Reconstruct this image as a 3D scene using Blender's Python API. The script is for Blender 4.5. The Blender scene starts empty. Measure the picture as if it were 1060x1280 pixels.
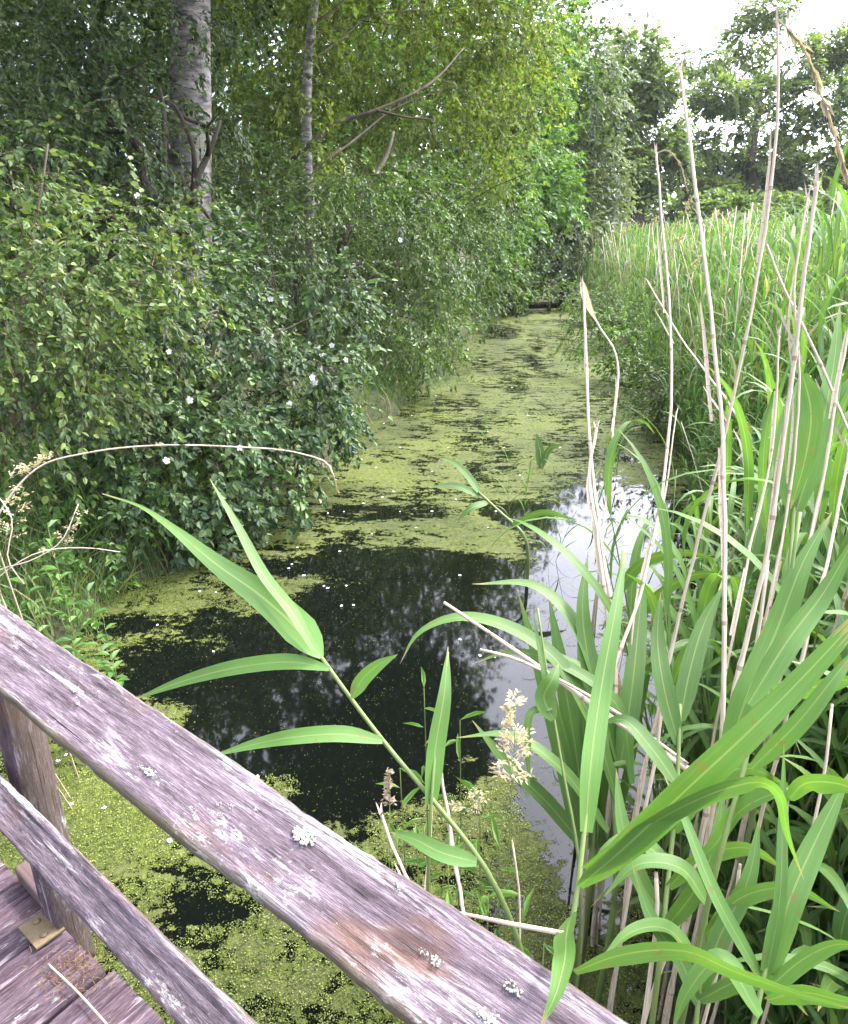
import bpy, math, random
import numpy as np
R = math.radians
SC = bpy.context.scene
COL = SC.collection
rng = np.random.default_rng(7)

# ---------------------------------------------------------------- camera
F, CX, CY, PITCH, H = 914.0, 530.0, 640.0, R(21.0), 2.0
FWD = np.array([0, math.cos(PITCH), -math.sin(PITCH)])
UPV = np.array([0, math.sin(PITCH), math.cos(PITCH)])
CAM = np.array([0, 0, H])
def ray(px, py): return np.array([1.0, 0, 0])*(px-CX)/F + UPV*(CY-py)/F + FWD
def D(px, py, d): return CAM + ray(px, py)*d            # a point of the place at distance d along the view axis
def G(px, py, z=0.0):                                    # a point of the place at height z
    r = ray(px, py); return CAM + r*((z-H)/r[2])
cam = bpy.data.cameras.new('camera'); co = bpy.data.objects.new('camera', cam); COL.objects.link(co)
cam.sensor_fit = 'VERTICAL'; cam.sensor_height = 24; cam.lens = 24*F/1280
co.location = CAM; co.rotation_euler = (math.pi/2-PITCH, 0, 0)
cam.clip_start = .02; cam.clip_end = 2000; SC.camera = co
SC.render.resolution_x, SC.render.resolution_y = 848, 1024

# ---------------------------------------------------------------- helpers
def nrm(v):
    v = np.asarray(v, float); n = np.linalg.norm(v, axis=-1, keepdims=True); return v/np.maximum(n, 1e-9)
def tag(o, label=None, cat=None, group=None, kind=None):
    for k, v in (('label', label), ('category', cat), ('group', group), ('kind', kind)):
        if v: o[k] = v
    return o
def empty(name, loc=(0, 0, 0), rz=0):
    o = bpy.data.objects.new(name, None); COL.objects.link(o); o.location = loc; o.rotation_euler = (0, 0, rz); o.empty_display_size = .1
    return o
class MB:
    """collects vertex / quad / triangle arrays; build() links ONE mesh object"""
    def __init__(s): s.v = []; s.q = []; s.t = []; s.uv = []; s.qm = []; s.tm = []; s.n = 0
    def add(s, v, q=None, t=None, uv=None, m=0):
        v = np.asarray(v, float).reshape(-1, 3); s.v.append(v)
        s.uv.append(np.zeros((len(v), 2)) if uv is None else np.asarray(uv, float))
        if q is not None and len(q): q = np.asarray(q, int).reshape(-1, 4); s.q.append(q+s.n); s.qm.append(np.full(len(q), m))
        if t is not None and len(t): t = np.asarray(t, int).reshape(-1, 3); s.t.append(t+s.n); s.tm.append(np.full(len(t), m))
        s.n += len(v); return s
    def mesh(s, name, mats, smooth=True, origin=(0, 0, 0)):
        me = bpy.data.meshes.new(name)
        v = np.concatenate(s.v)-np.asarray(origin, float); uv = np.concatenate(s.uv)
        q = np.concatenate(s.q) if s.q else np.zeros((0, 4), int); t = np.concatenate(s.t) if s.t else np.zeros((0, 3), int)
        li = np.concatenate([q.ravel(), t.ravel()]).astype(np.int32)
        tot = np.concatenate([np.full(len(q), 4), np.full(len(t), 3)]).astype(np.int32)
        st = np.concatenate([[0], np.cumsum(tot)[:-1]]).astype(np.int32)
        me.vertices.add(len(v)); me.vertices.foreach_set('co', v.astype(np.float32).ravel())
        me.loops.add(len(li)); me.loops.foreach_set('vertex_index', li)
        me.polygons.add(len(tot)); me.polygons.foreach_set('loop_start', st); me.polygons.foreach_set('loop_total', tot)
        mi = np.concatenate((s.qm or [np.zeros(0)])+(s.tm or [np.zeros(0)])).astype(np.int32)
        me.polygons.foreach_set('material_index', mi)
        me.polygons.foreach_set('use_smooth', np.full(len(tot), smooth))
        ul = me.uv_layers.new(name='UVMap'); ul.data.foreach_set('uv', uv[li].astype(np.float32).ravel())
        for m in (mats if isinstance(mats, (list, tuple)) else [mats]): me.materials.append(m)
        me.update(calc_edges=True); return me
    def build(s, name, mats, parent=None, smooth=True, origin=(0, 0, 0)):
        o = bpy.data.objects.new(name, s.mesh(name, mats, smooth, origin)); COL.objects.link(o)
        if parent is not None: o.parent = parent
        else: o.location = origin
        return o
def cat(P, n):
    """Catmull-Rom through the rows of P, n samples"""
    P = np.asarray(P, float)
    if len(P) == 2: return P[0]+(P[1]-P[0])*np.linspace(0, 1, n)[:, None]
    k = np.concatenate([[0], np.cumsum(np.linalg.norm(np.diff(P, axis=0), axis=1)**.8+1e-9)]); dk = np.diff(k)[:, None]; sl_ = np.diff(P, axis=0)/dk
    m = np.vstack([sl_[:1], (sl_[:-1]*dk[1:]+sl_[1:]*dk[:-1])/(dk[1:]+dk[:-1]), sl_[-1:]])
    u = np.linspace(0, k[-1]*(1-1e-9), n); i = np.clip(np.searchsorted(k, u, 'right')-1, 0, len(P)-2); h = dk[i]; t = ((u-k[i])[:, None])/h
    return (2*t**3-3*t*t+1)*P[i]+(t**3-2*t*t+t)*h*m[i]+(3*t*t-2*t**3)*P[i+1]+(t**3-t*t)*h*m[i+1]
def tube(P, r, k=6, wob=0.0):
    P = np.asarray(P, float); n = len(P); r = np.broadcast_to(r, (n,))
    T = nrm(np.gradient(P, axis=0)); ref = np.array([0, 0, 1.0]) if abs(T[0, 2]) < .8 else np.array([1.0, 0, 0])
    A = nrm(np.cross(T, ref)); B = np.cross(T, A); a = np.arange(k)*2*math.pi/k
    rr = r[:, None]*(1+(rng.normal(0, wob, (n, k)) if wob else 0))
    V = P[:, None]+rr[..., None]*(np.cos(a)[None, :, None]*A[:, None]+np.sin(a)[None, :, None]*B[:, None])
    L = np.concatenate([[0], np.cumsum(np.linalg.norm(np.diff(P, axis=0), axis=1))])
    uv = np.stack([np.tile(np.arange(k)/k, n), np.repeat(L, k)], 1)
    i = np.arange(n-1)[:, None]*k; j = np.arange(k)[None]; j2 = (j+1) % k
    q = np.stack([i+j, i+j2, i+k+j2, i+k+j], -1).reshape(-1, 4)
    V = V.reshape(-1, 3); t = [(0, e+1, e) for e in range(1, k-1)]+[((n-1)*k, (n-1)*k+e, (n-1)*k+e+1) for e in range(1, k-1)]
    return dict(v=V, q=q, t=t, uv=uv)
def ribbon(P, w, nh, fold=.25, thick=False):
    """leaf blade: centre line P, half widths w, normal hint nh (per point or one vector), V-folded"""
    P = np.asarray(P, float); n = len(P); T = nrm(np.gradient(P, axis=0)); nh = np.broadcast_to(nh, (n, 3))
    S = nrm(np.cross(T, nh)); N = np.cross(S, T); w = np.asarray(w)[:, None]
    V = np.stack([P-S*w+N*w*fold, P, P+S*w+N*w*fold], 1).reshape(-1, 3)
    i = np.arange(n-1)*3
    q = np.concatenate([np.stack([i, i+1, i+4, i+3], 1), np.stack([i+1, i+2, i+5, i+4], 1)])
    vv = np.linspace(0, 1, n); uv = np.stack([np.tile([0, .5, 1], n), np.repeat(vv, 3)], 1)
    return dict(v=V, q=q, uv=uv)
def blade_w(n, wmax, base=.45):
    t = np.linspace(0, 1, n); w = np.where(t < .25, base+(1-base)*np.sin(t/.25*math.pi/2), np.cos(((t-.25)/.75)**1.35*math.pi/2))
    return wmax*np.maximum(w, .02)/2

# value noise (for shapes and for where the floating weed lies)
_tab = np.random.default_rng(3).random((256, 256))
def vnoise(x, y):
    xi = np.floor(x).astype(int); yi = np.floor(y).astype(int); fx = x-xi; fy = y-yi; fx = fx*fx*(3-2*fx); fy = fy*fy*(3-2*fy)
    g = lambda a, b: _tab[a % 256, b % 256]
    return (g(xi, yi)*(1-fx)+g(xi+1, yi)*fx)*(1-fy)+(g(xi, yi+1)*(1-fx)+g(xi+1, yi+1)*fx)*fy
def fbm(x, y, o=4):
    s = 0; a = .5
    for k in range(o): s = s+a*vnoise(x*2**k+17*k, y*2**k+31*k); a *= .5
    return s/(1-.5**o)

# ---------------------------------------------------------------- materials
class NT:
    def __init__(s, name):
        s.m = bpy.data.materials.new(name); s.m.use_nodes = True; s.t = s.m.node_tree; s.N = s.t.nodes; s.L = s.t.links
        s.b = s.N['Principled BSDF']; s.out = s.N['Material Output']
    def n(s, typ, **kw):
        x = s.N.new('ShaderNode'+typ)
        for k, v in kw.items():
            if k in x.inputs: x.inputs[k].default_value = v
            else: setattr(x, k, v)
        return x
    def l(s, a, b): s.L.new(a, b)
    def ramp(s, fac, stops, interp='LINEAR'):
        x = s.n('ValToRGB'); cr = x.color_ramp; cr.interpolation = interp
        while len(cr.elements) < len(stops): cr.elements.new(.5)
        for e, (p, c) in zip(cr.elements, stops):
            e.position = p; e.color = (*c, 1) if len(c) == 3 else c
        s.l(fac, x.inputs[0]); return x.outputs[0]
    def noise(s, scale, detail=4, vec=None, rough=.5, dist=0):
        x = s.n('TexNoise', Scale=scale, Detail=detail, Roughness=rough, Distortion=dist)
        if vec is not None: s.l(vec, x.inputs['Vector'])
        return x.outputs['Fac']
    def coord(s, kind='Object', scale=None):
        o = s.n('TexCoord').outputs[kind]
        if scale is None: return o
        mp = s.n('Mapping'); mp.inputs['Scale'].default_value = scale; s.l(o, mp.inputs['Vector']); return mp.outputs[0]
    def math(s, op, a, b=None, clamp=False):
        x = s.n('Math', operation=op, use_clamp=clamp)
        for i, v in enumerate((a, b)):
            if v is None: continue
            if isinstance(v, (int, float)): x.inputs[i].default_value = v
            else: s.l(v, x.inputs[i])
        return x.outputs[0]
    def mix(s, fac, a, b, bt='MIX'):
        x = s.n('MixRGB', blend_type=bt)
        for i, v in enumerate((fac, a, b)):
            if isinstance(v, (int, float)): x.inputs[i].default_value = v
            elif isinstance(v, tuple): x.inputs[i].default_value = (*v, 1)
            else: s.l(v, x.inputs[i])
        return x.outputs[0]
    def bump(s, h, strength=.3, dist=.01):
        x = s.n('Bump', Strength=strength, Distance=dist); s.l(h, x.inputs['Height']); s.l(x.outputs[0], s.b.inputs['Normal']); return x
def leaf_mat(name, cols, trans=.3, rough=.45, spec=.4, veins=False, tr_col=None, patch=1.2, brown=.0):
    s = NT(name); rnd = s.n('NewGeometry').outputs['Random Per Island']
    k = len(cols); c = s.ramp(rnd, [(i/(k-1), cc) for i, cc in enumerate(cols)])
    nz = s.noise(patch, 3, s.coord('Object')); f = s.ramp(nz, [(.3, (.72, .72, .75)), (.7, (1.25, 1.25, 1.15))])
    c = s.mix(1.0, c, f, 'MULTIPLY')
    if brown:
        c = s.mix(s.math('GREATER_THAN', rnd, 1-brown), c, (.36, .31, .18))
    if veins:
        uv = s.n('TexCoord').outputs['UV']; sp = s.n('SeparateXYZ'); s.l(uv, sp.inputs[0])
        a = s.math('ABSOLUTE', s.math('SUBTRACT', sp.outputs[0], .5))
        mid = s.math('LESS_THAN', a, .035)
        c = s.mix(s.math('MULTIPLY', mid, .45), c, (.34, .42, .16))
        wv = s.math('SINE', s.math('MULTIPLY', sp.outputs[0], 75.0))
        wide = s.noise(9, 2, s.coord('UV', (1, .35, 1)))
        c = s.mix(.09, c, s.ramp(wide, [(.35, (.05, .10, .02)), (.65, (.24, .34, .10))]))
        c = s.mix(.5, c, s.mix(1.0, c, s.ramp(s.math('ADD', s.math('MULTIPLY', s.math('SINE', s.math('MULTIPLY', sp.outputs[0], 110.0)), .5), .5), [(0, (.80, .82, .8)), (1, (1.14, 1.12, 1.1))]), 'MULTIPLY'))
        bl = s.ramp(s.noise(55, 3, s.coord('Object'), .6), [(.63, (0, 0, 0)), (.68, (1, 1, 1))]); c = s.mix(s.math('MULTIPLY', bl, .6), c, (.20, .14, .05))
        edge = s.math('MULTIPLY', s.math('GREATER_THAN', s.math('ADD', sp.outputs[1], s.math('MULTIPLY', wide, .25)), 1.07), .7)
        c = s.mix(edge, c, (.34, .26, .12))
        h = s.math('ADD', s.math('MULTIPLY', wv, .5), s.math('MULTIPLY', mid, -1.5)); s.bump(h, .15, .0005)
    s.l(c, s.b.inputs['Base Color']); s.b.inputs['Roughness'].default_value = rough; s.b.inputs['Specular IOR Level'].default_value = spec
    tr = s.n('BsdfTranslucent'); s.l(s.mix(1.0, c, tr_col or (1.25, 1.35, .6), 'MULTIPLY'), tr.inputs[0])
    mx = s.n('MixShader'); mx.inputs[0].default_value = trans; s.l(s.b.outputs[0], mx.inputs[1]); s.l(tr.outputs[0], mx.inputs[2])
    s.l(mx.outputs[0], s.out.inputs[0]); return s.m
def plain_mat(name, cols, rough=.8, scale=8, bump=.0, coordscale=None, spec=.3, bscale=None):
    s = NT(name); v = s.coord('Object', coordscale); nz = s.noise(scale, 6, v, .6)
    k = len(cols); c = s.ramp(nz, [(.3+.4*i/(k-1), cc) for i, cc in enumerate(cols)])
    rnd = s.n('NewGeometry').outputs['Random Per Island']
    c = s.mix(1.0, c, s.ramp(rnd, [(0, (.75, .75, .75)), (1, (1.2, 1.2, 1.2))]), 'MULTIPLY')
    s.l(c, s.b.inputs['Base Color']); s.b.inputs['Roughness'].default_value = rough; s.b.inputs['Specular IOR Level'].default_value = spec
    if bump: s.bump(s.noise(bscale or scale*3, 6, v, .6), bump, .01)
    return s.m
M = {}
M['bramble'] = leaf_mat('bramble_leaf', [(.022, .048, .018), (.048, .095, .036), (.085, .15, .055), (.16, .24, .08)], .27, .5, .45)
M['birch'] = leaf_mat('birch_leaf', [(.04, .08, .02), (.085, .15, .038), (.14, .215, .055), (.26, .32, .09)], .33, .45)
M['canopy'] = leaf_mat('canopy_leaf', [(.07, .11, .020), (.12, .17, .032), (.18, .23, .05), (.26, .29, .08)], .48, .5)
M['dark'] = leaf_mat('shade_leaf', [(.018, .040, .014), (.045, .085, .025), (.085, .135, .04), (.14, .19, .055)], .3, .5)  # shade inside the wood is put into this darker leaf colour
M['sallow'] = leaf_mat('sallow_leaf', [(.03, .065, .02), (.065, .12, .032), (.105, .17, .045), (.16, .23, .07)], .35, .45)
M['bright'] = leaf_mat('bright_leaf', [(.07, .15, .03), (.11, .21, .045), (.16, .27, .06)], .38, .5)
M['willow'] = leaf_mat('willow_leaf', [(.13, .17, .10), (.17, .21, .12), (.22, .26, .14)], .35, .55)
M['oak'] = leaf_mat('oak_leaf', [(.09, .145, .05), (.14, .20, .07), (.20, .26, .095)], .5, .5)
M['herb'] = leaf_mat('herb_leaf', [(.06, .14, .03), (.10, .21, .045), (.15, .27, .06)], .35, .5)
M['reed'] = leaf_mat('reed_leaf', [(.06, .14, .045), (.085, .185, .055), (.115, .22, .055), (.16, .28, .065)], .34, .52, .35, True, patch=3, brown=.04)
M['reedfar'] = leaf_mat('far_reed_leaf', [(.07, .15, .045), (.11, .21, .06), (.16, .27, .08), (.24, .31, .12)], .35, .6, .3, patch=.8, brown=.07)
M['stem'] = leaf_mat('reed_stem', [(.12, .19, .05), (.17, .24, .07), (.22, .26, .10)], .1, .5)
M['grass'] = leaf_mat('grass_blade', [(.06, .13, .03), (.10, .19, .05), (.15, .24, .07), (.30, .27, .14)], .3, .5)
def straw_mat():
    s = NT('dry_reed_stem'); v = s.coord('UV', (2.5, 6, 1)); n = s.noise(3, 5, v, .65)
    c = s.ramp(n, [(.22, (.22, .15, .10)), (.40, (.46, .38, .29)), (.58, (.68, .61, .52)), (.8, (.82, .78, .71))])
    rnd = s.n('NewGeometry').outputs['Random Per Island']; c = s.mix(1.0, c, s.ramp(rnd, [(0, (.50, .38, .29)), (.35, (.9, .8, .7)), (1, (1.08, 1.06, 1.02))]), 'MULTIPLY')
    # nodes of the culm: dark rings
    sp = s.n('SeparateXYZ'); s.l(s.n('TexCoord').outputs['UV'], sp.inputs[0])
    fr = s.math('FRACT', s.math('MULTIPLY', sp.outputs[1], 4.3)); c = s.mix(s.math('MULTIPLY', s.math('LESS_THAN', fr, .03), .6), c, (.16, .09, .05))
    s.l(c, s.b.inputs['Base Color']); s.b.inputs['Roughness'].default_value = .55; s.bump(n, .3, .002); return s.m
M['straw'] = straw_mat()
M['plume'] = leaf_mat('dry_plume', [(.30, .23, .19), (.42, .34, .29), (.55, .47, .40)], .3, .8, .1)
M['cream'] = leaf_mat('dry_spikelet', [(.50, .40, .27), (.66, .56, .41), (.78, .70, .56)], .25, .7, .2)
M['petal'] = leaf_mat('petal', [(.80, .72, .74), (.85, .82, .83), (.88, .87, .86)], .3, .5, tr_col=(1, .95, .95))
M['twig'] = plain_mat('twig_bark', [(.07, .05, .035), (.13, .10, .07)], .9, 20)
M['bark'] = plain_mat('dark_bark', [(.03, .024, .018), (.075, .058, .042), (.12, .095, .07)], .9, 6, .6, (1, 1, .25))
M['lichen'] = plain_mat('pale_lichen', [(.40, .40, .32), (.58, .58, .50), (.70, .70, .62)], .95, 60, .8)
def birch_mat():
    s = NT('birch_bark'); v = s.coord('Object', (1, 1, 3.2)); n = s.noise(5, 6, v, .65)
    c = s.ramp(n, [(.32, (.035, .03, .025)), (.43, (.11, .095, .08)), (.55, (.22, .195, .17)), (.72, (.38, .35, .31))])
    v2 = s.coord('Object', (1.3, 1.3, 4.5)); d = s.ramp(s.noise(4.5, 6, v2, .68, .3), [(.545, (0, 0, 0)), (.585, (1, 1, 1))]); c = s.mix(d, c, (.035, .03, .03))
    moss = s.ramp(s.noise(2, 4, s.coord('Object')), [(.5, (0, 0, 0)), (.7, (.6, .6, .6))]); c = s.mix(moss, c, (.16, .18, .10))
    s.l(c, s.b.inputs['Base Color']); s.b.inputs['Roughness'].default_value = .8; s.bump(n, .5, .02); return s.m
M['birchbark'] = birch_mat()
def wood_mat(name, tint=(1, 1, 1), green=.0):
    s = NT(name); o = s.coord('Object')
    wp = s.noise(2.2, 3, s.coord('Object', (1.0, 4, 4))); comb = s.n('MixRGB', blend_type='ADD'); comb.inputs[0].default_value = .007
    s.l(o, comb.inputs[1]); s.l(wp, comb.inputs[2])
    def mp(sc):
        m = s.n('Mapping'); m.inputs['Scale'].default_value = sc; s.l(comb.outputs[0], m.inputs[0]); return m.outputs[0]
    g1 = s.noise(1, 9, mp((9, 110, 110)), .78, .3)      # broad grain
    g2 = s.noise(1, 6, mp((40, 700, 700)), .8, .2)      # fine fibres
    g3 = s.noise(1, 6, mp((2.6, 24, 24)), .74, .8)       # long pale/dark bands
    g4 = s.noise(1, 4, mp((4, 200, 200)), .6, .4)        # drying cracks
    c = s.ramp(g1, [(.28, (.032, .024, .028)), (.40, (.088, .070, .078)), (.52, (.16, .13, .15)), (.64, (.26, .225, .25)), (.78, (.46, .43, .45))])
    c = s.mix(1.0, c, s.ramp(g2, [(.32, (.35, .32, .34)), (.47, (.90, .88, .90)), (.66, (1.9, 1.85, 1.8))]), 'MULTIPLY')
    c = s.mix(s.math('MULTIPLY', s.ramp(g3, [(.28, (1, 1, 1)), (.42, (0, 0, 0))]), .7), c, s.mix(1.0, c, (.34, .28, .31), 'MULTIPLY'))
    wh = s.math('MULTIPLY', s.ramp(g3, [(.53, (0, 0, 0)), (.60, (1, 1, 1))]), s.ramp(g1, [(.46, (0, 0, 0)), (.56, (1, 1, 1))])); c = s.mix(s.math('MULTIPLY', wh, .75), c, (.72, .68, .66))
    c = s.mix(s.ramp(g4, [(.30, (.9, .9, .9)), (.36, (0, 0, 0))]), c, (.02, .013, .015))
    sp = s.ramp(s.noise(160, 3, o, .6), [(.63, (0, 0, 0)), (.67, (1, 1, 1))])
    c = s.mix(s.math('MULTIPLY', s.math('MULTIPLY', sp, .5), s.ramp(s.noise(9, 3, o), [(.52, (0, 0, 0)), (.68, (1, 1, 1))])), c, (.62, .61, .56))
    rs = s.ramp(s.noise(14, 3, s.coord('Object', (.35, 1, 1))), [(.62, (0, 0, 0)), (.72, (1, 1, 1))]); c = s.mix(s.math('MULTIPLY', rs, .5), c, (.22, .12, .06))
    # greenish algae along the edges of the board
    if green:
        gz = s.n('SeparateXYZ'); s.l(s.n('TexCoord').outputs['Generated'], gz.inputs[0])
        e = s.math('ABSOLUTE', s.math('SUBTRACT', gz.outputs[1], .5)); e = s.math('ADD', e, s.math('MULTIPLY', s.noise(18, 4, o), .10))
        c = s.mix(s.math('MULTIPLY', s.ramp(e, [(.46, (0, 0, 0)), (.54, (1, 1, 1))]), green), c, (.24, .21, .11))
    c = s.mix(1.0, c, tint, 'MULTIPLY'); kn = s.ramp(s.noise(1, 2, s.coord('Object', (5, 22, 22))), [(.70, (0, 0, 0)), (.76, (1, 1, 1))]); c = s.mix(s.math('MULTIPLY', kn, .7), c, (.05, .03, .03))
    cr_ = s.ramp(s.noise(1, 7, s.coord('Object', (16, 45, 45)), .75), [(.57, (0, 0, 0)), (.62, (1, 1, 1))]); zone = s.ramp(s.noise(1, 3, s.coord('Object', (2.2, 12, 12))), [(.47, (0, 0, 0)), (.60, (1, 1, 1))]); c = s.mix(s.math('MULTIPLY', s.math('MULTIPLY', cr_, zone), .8), c, (.50, .49, .45))
    s.l(c, s.b.inputs['Base Color']); s.b.inputs['Roughness'].default_value = .88; s.b.inputs['Specular IOR Level'].default_value = .2
    hh = s.math('ADD', s.math('ADD', g1, s.math('MULTIPLY', g2, .5)), s.ramp(g4, [(.30, (0, 0, 0)), (.38, (.6, .6, .6))])); s.bump(hh, 1.0, .003); return s.m
M['rail'] = wood_mat('weathered_rail_wood', (.80, .77, .78), .7)
M['post'] = wood_mat('weathered_post_wood', (.66, .6, .6), .4)
M['deck'] = wood_mat('weathered_deck_wood', (.52, .45, .48), 0)
M['mosswood'] = plain_mat('algae_stained_post', [(.25, .24, .08), (.16, .16, .07), (.2, .17, .12)], .8, 12, .4)
M['rust'] = plain_mat('rusty_plate', [(.10, .075, .045), (.17, .125, .07), (.07, .04, .03)], .75, 18, .3)
M['redblock'] = plain_mat('reddish_block', [(.09, .06, .055), (.15, .10, .095)], .8, 12, .3)
M['moss'] = leaf_mat('red_moss', [(.16, .07, .05), (.22, .12, .07), (.14, .14, .06)], .2, .8, .1)
M['black'] = plain_mat('dark_wet_wood', [(.015, .013, .012), (.04, .035, .03)], .8, 10, .3)
def soil_mat():
    s = NT('bank_soil'); n = s.noise(3, 8, s.coord('Object'), .65); n2 = s.noise(30, 5, s.coord('Object'), .6)
    c = s.ramp(n, [(.3, (.03, .03, .015)), (.5, (.055, .065, .025)), (.7, (.08, .11, .035))]); c = s.mix(.4, c, s.ramp(n2, [(.4, (.03, .025, .015)), (.6, (.12, .13, .05))]))
    s.l(c, s.b.inputs['Base Color']); s.b.inputs['Roughness'].default_value = .95; s.bump(n2, .8, .03); return s.m
M['soil'] = soil_mat()
def water_mat():
    s = NT('ditch_water'); o = s.coord('Object')
    at = s.n('Attribute', attribute_name='cover').outputs['Fac']
    # fine break-up of the weed mat: streaky far off, frothy close by
    f1 = s.noise(34, 7, s.coord('Object', (1, .8, 1)), .72, .4); f2 = s.noise(7, 4, s.coord('Object', (.8, 1.5, 1)), .6, .8); f3 = s.noise(190, 4, o, .7)
    k = s.math('ADD', s.math('ADD', s.math('MULTIPLY', s.math('SUBTRACT', f1, .5), 1.5), s.math('MULTIPLY', s.math('SUBTRACT', f2, .5), 1.7)), s.math('MULTIPLY', s.math('SUBTRACT', f3, .5), .9))
    m = s.math('ADD', at, k); mask = s.ramp(m, [(.49, (0, 0, 0)), (.54, (1, 1, 1))])
    tone = s.math('ADD', s.math('MULTIPLY', f1, .45), s.math('MULTIPLY', f3, .55)); big = s.noise(1.1, 4, o, .55)
    wc = s.ramp(tone, [(.38, (.014, .018, .004)), (.47, (.052, .068, .012)), (.56, (.115, .142, .024)), (.68, (.24, .275, .058))])
    wc = s.mix(1.0, wc, s.ramp(big, [(.35, (.5, .55, .42)), (.5, (.9, .92, .85)), (.65, (1.2, 1.2, 1.0))]), 'MULTIPLY')
    dull = s.ramp(f2, [(.5, (0, 0, 0)), (.62, (1, 1, 1))]); wc = s.mix(s.math('MULTIPLY', dull, .3), wc, (.13, .12, .06))
    s.l(s.mix(mask, (.003, .004, .003), wc), s.b.inputs['Base Color'])
    r = s.n('MapRange'); s.l(mask, r.inputs[0]); r.inputs[3].default_value = .035; r.inputs[4].default_value = .75; s.l(r.outputs[0], s.b.inputs['Roughness'])
    s.b.inputs['IOR'].default_value = 1.33
    h = s.math('ADD', s.math('MULTIPLY', s.math('MULTIPLY', mask, tone), 1.0), s.math('MULTIPLY', s.noise(5, 3, o), .03)); s.bump(h, .8, .012); return s.m
M['water'] = water_mat()
def speck_mat():
    return leaf_mat('duckweed', [(.03, .048, .008), (.078, .108, .016), (.15, .182, .034), (.29, .32, .10)], .15, .6, .3)
M['weed'] = speck_mat()

# ---------------------------------------------------------------- ground and water
YS = [-6, 0, 1.5, 2.7, 3.2, 4.9, 5.8, 7.0, 10.8, 15, 21, 24.5]
XLs = [-3.2, -2.9, -2.6, -2.35, -1.85, -1.55, -1.15, -.85, .25, .9, 2.3, 3.2]
YR = [-6, .3, 1.5, 2.66, 3.6, 5.2, 7, 10.2, 15, 18, 22, 24.5]
XRs = [.9, .55, .75, 1.15, 1.6, 2.1, 2.6, 3.35, 4.2, 4.7, 5.1, 5.2]
xl = lambda y: np.interp(y, YS, XLs)+.10*np.sin(y*3.1)+.06*np.sin(y*7.7)
xr = lambda y: np.interp(y, YR, XRs)+.08*np.sin(y*2.3+1)
def ground_z(x, y):
    dl = xl(y)-x; dr = x-xr(y); dd = np.maximum(dl, dr); dd = np.maximum(dd, (y-21.9-.25*np.sin(x*2)))
    left = dl > dr
    z = np.where(dd < 0, -.5*np.clip(-dd/.25, 0, 1), np.where(left, .38, .22)*(1-np.exp(-np.maximum(dd, 0)/.35)))
    return z+np.where(dd > 0, 1, .2)*(fbm(x*1.3+50, y*1.3+50)-.5)*.16+.012*np.maximum(y-25, 0)
def ax(a):  # nonuniform axis
    return np.concatenate([[-260, -120, -60, -35, -22], np.arange(-14, -4, .5), np.arange(-4, 7, .09), np.arange(7, 16, .4), [18, 22, 30, 45, 80, 150, 260]]) if a == 'x' else \
        np.concatenate([[-60, -30, -15], np.arange(-8, 0, .4), np.arange(0, 12, .1), np.arange(12, 27, .2), np.arange(27, 50, 1.5), [60, 80, 120, 200, 420]])
def grid(X, Y, zf):
    gx, gy = np.meshgrid(X, Y); z = zf(gx, gy); v = np.stack([gx, gy, z], -1).reshape(-1, 3); nx = len(X)
    i = (np.arange(len(Y)-1)[:, None]*nx+np.arange(nx-1)[None]).ravel(); return v, np.stack([i, i+1, i+nx+1, i+nx], 1)
v, q = grid(ax('x'), ax('y'), ground_z)
o = MB().add(v, q).build('ground', M['soil']); tag(o, 'soft earth banks and marshy ground on both sides of the ditch', 'ground', kind='structure')
def pxr(px, py, rx, ry, val):   # an open or thick patch of weed, placed where it floats
    c = G(px, py); a = G(px+rx, py); b = G(px, py-ry); return (c[0], c[1], abs(a[0]-c[0]), abs(b[1]-c[1]), val)
PATCH = [pxr(500, 790, 170, 60, -.95), pxr(370, 830, 190, 50, -.75), pxr(430, 930, 190, 60, -.95), pxr(590, 740, 110, 40, -.7), pxr(480, 705, 150, 18, -.45),
         pxr(560, 860, 90, 45, -.6), pxr(640, 800, 60, 60, -.35), pxr(660, 640, 50, 16, -.7), pxr(730, 700, 80, 60, -.62), pxr(790, 640, 60, 50, -.5), pxr(720, 800, 50, 70, -.35),
         pxr(480, 640, 90, 9, -.35), pxr(700, 1000, 55, 110, -.6), pxr(800, 900, 60, 80, -.5), pxr(255, 1140, 60, 16, -.6), pxr(170, 1090, 60, 10, -.2), pxr(612, 412, 32, 10, -.5), pxr(560, 930, 50, 60, .25),
         pxr(230, 780, 110, 16, -.45), pxr(190, 860, 120, 20, -.15), pxr(300, 800, 60, 12, .3), pxr(400, 600, 120, 25, .12), pxr(100, 990, 120, 60, .25), pxr(650, 650, 30, 8, -.3), pxr(350, 980, 40, 18, .75), pxr(300, 1240, 200, 90, .15)]
def cover(x, y):
    c = .60+.75*(fbm(x*1.7+9, y*.9+4)-.5)+.5*(fbm(x*5, y*3)-.5)
    for cx, cy, rx, ry, val in PATCH:
        d = ((x-cx)/rx)**2+((y-cy)/ry)**2+1.8*(fbm(x*2.6+3, y*2.2)-.5)
        c = c+val*np.clip((1.7-d)*.7, 0, 1)
    return np.clip(c, -.6, 1.15)
X = np.arange(-4, 6.5, .035); Y = np.concatenate([np.arange(-3, .8, .2), np.arange(.8, 8, .035), np.arange(8, 27, .08)])
v, q = grid(X, Y, lambda a, b: a*0)
o = MB().add(v, q).build('water', M['water']); tag(o, 'dark still ditch water partly covered by yellow green duckweed', 'water', kind='structure')
a = o.data.attributes.new('cover', 'FLOAT', 'POINT'); a.data.foreach_set('value', cover(v[:, 0], v[:, 1]).astype(np.float32))
def inwater(x, y): return (x > xl(y)+.02) & (x < xr(y)-.02)

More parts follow.
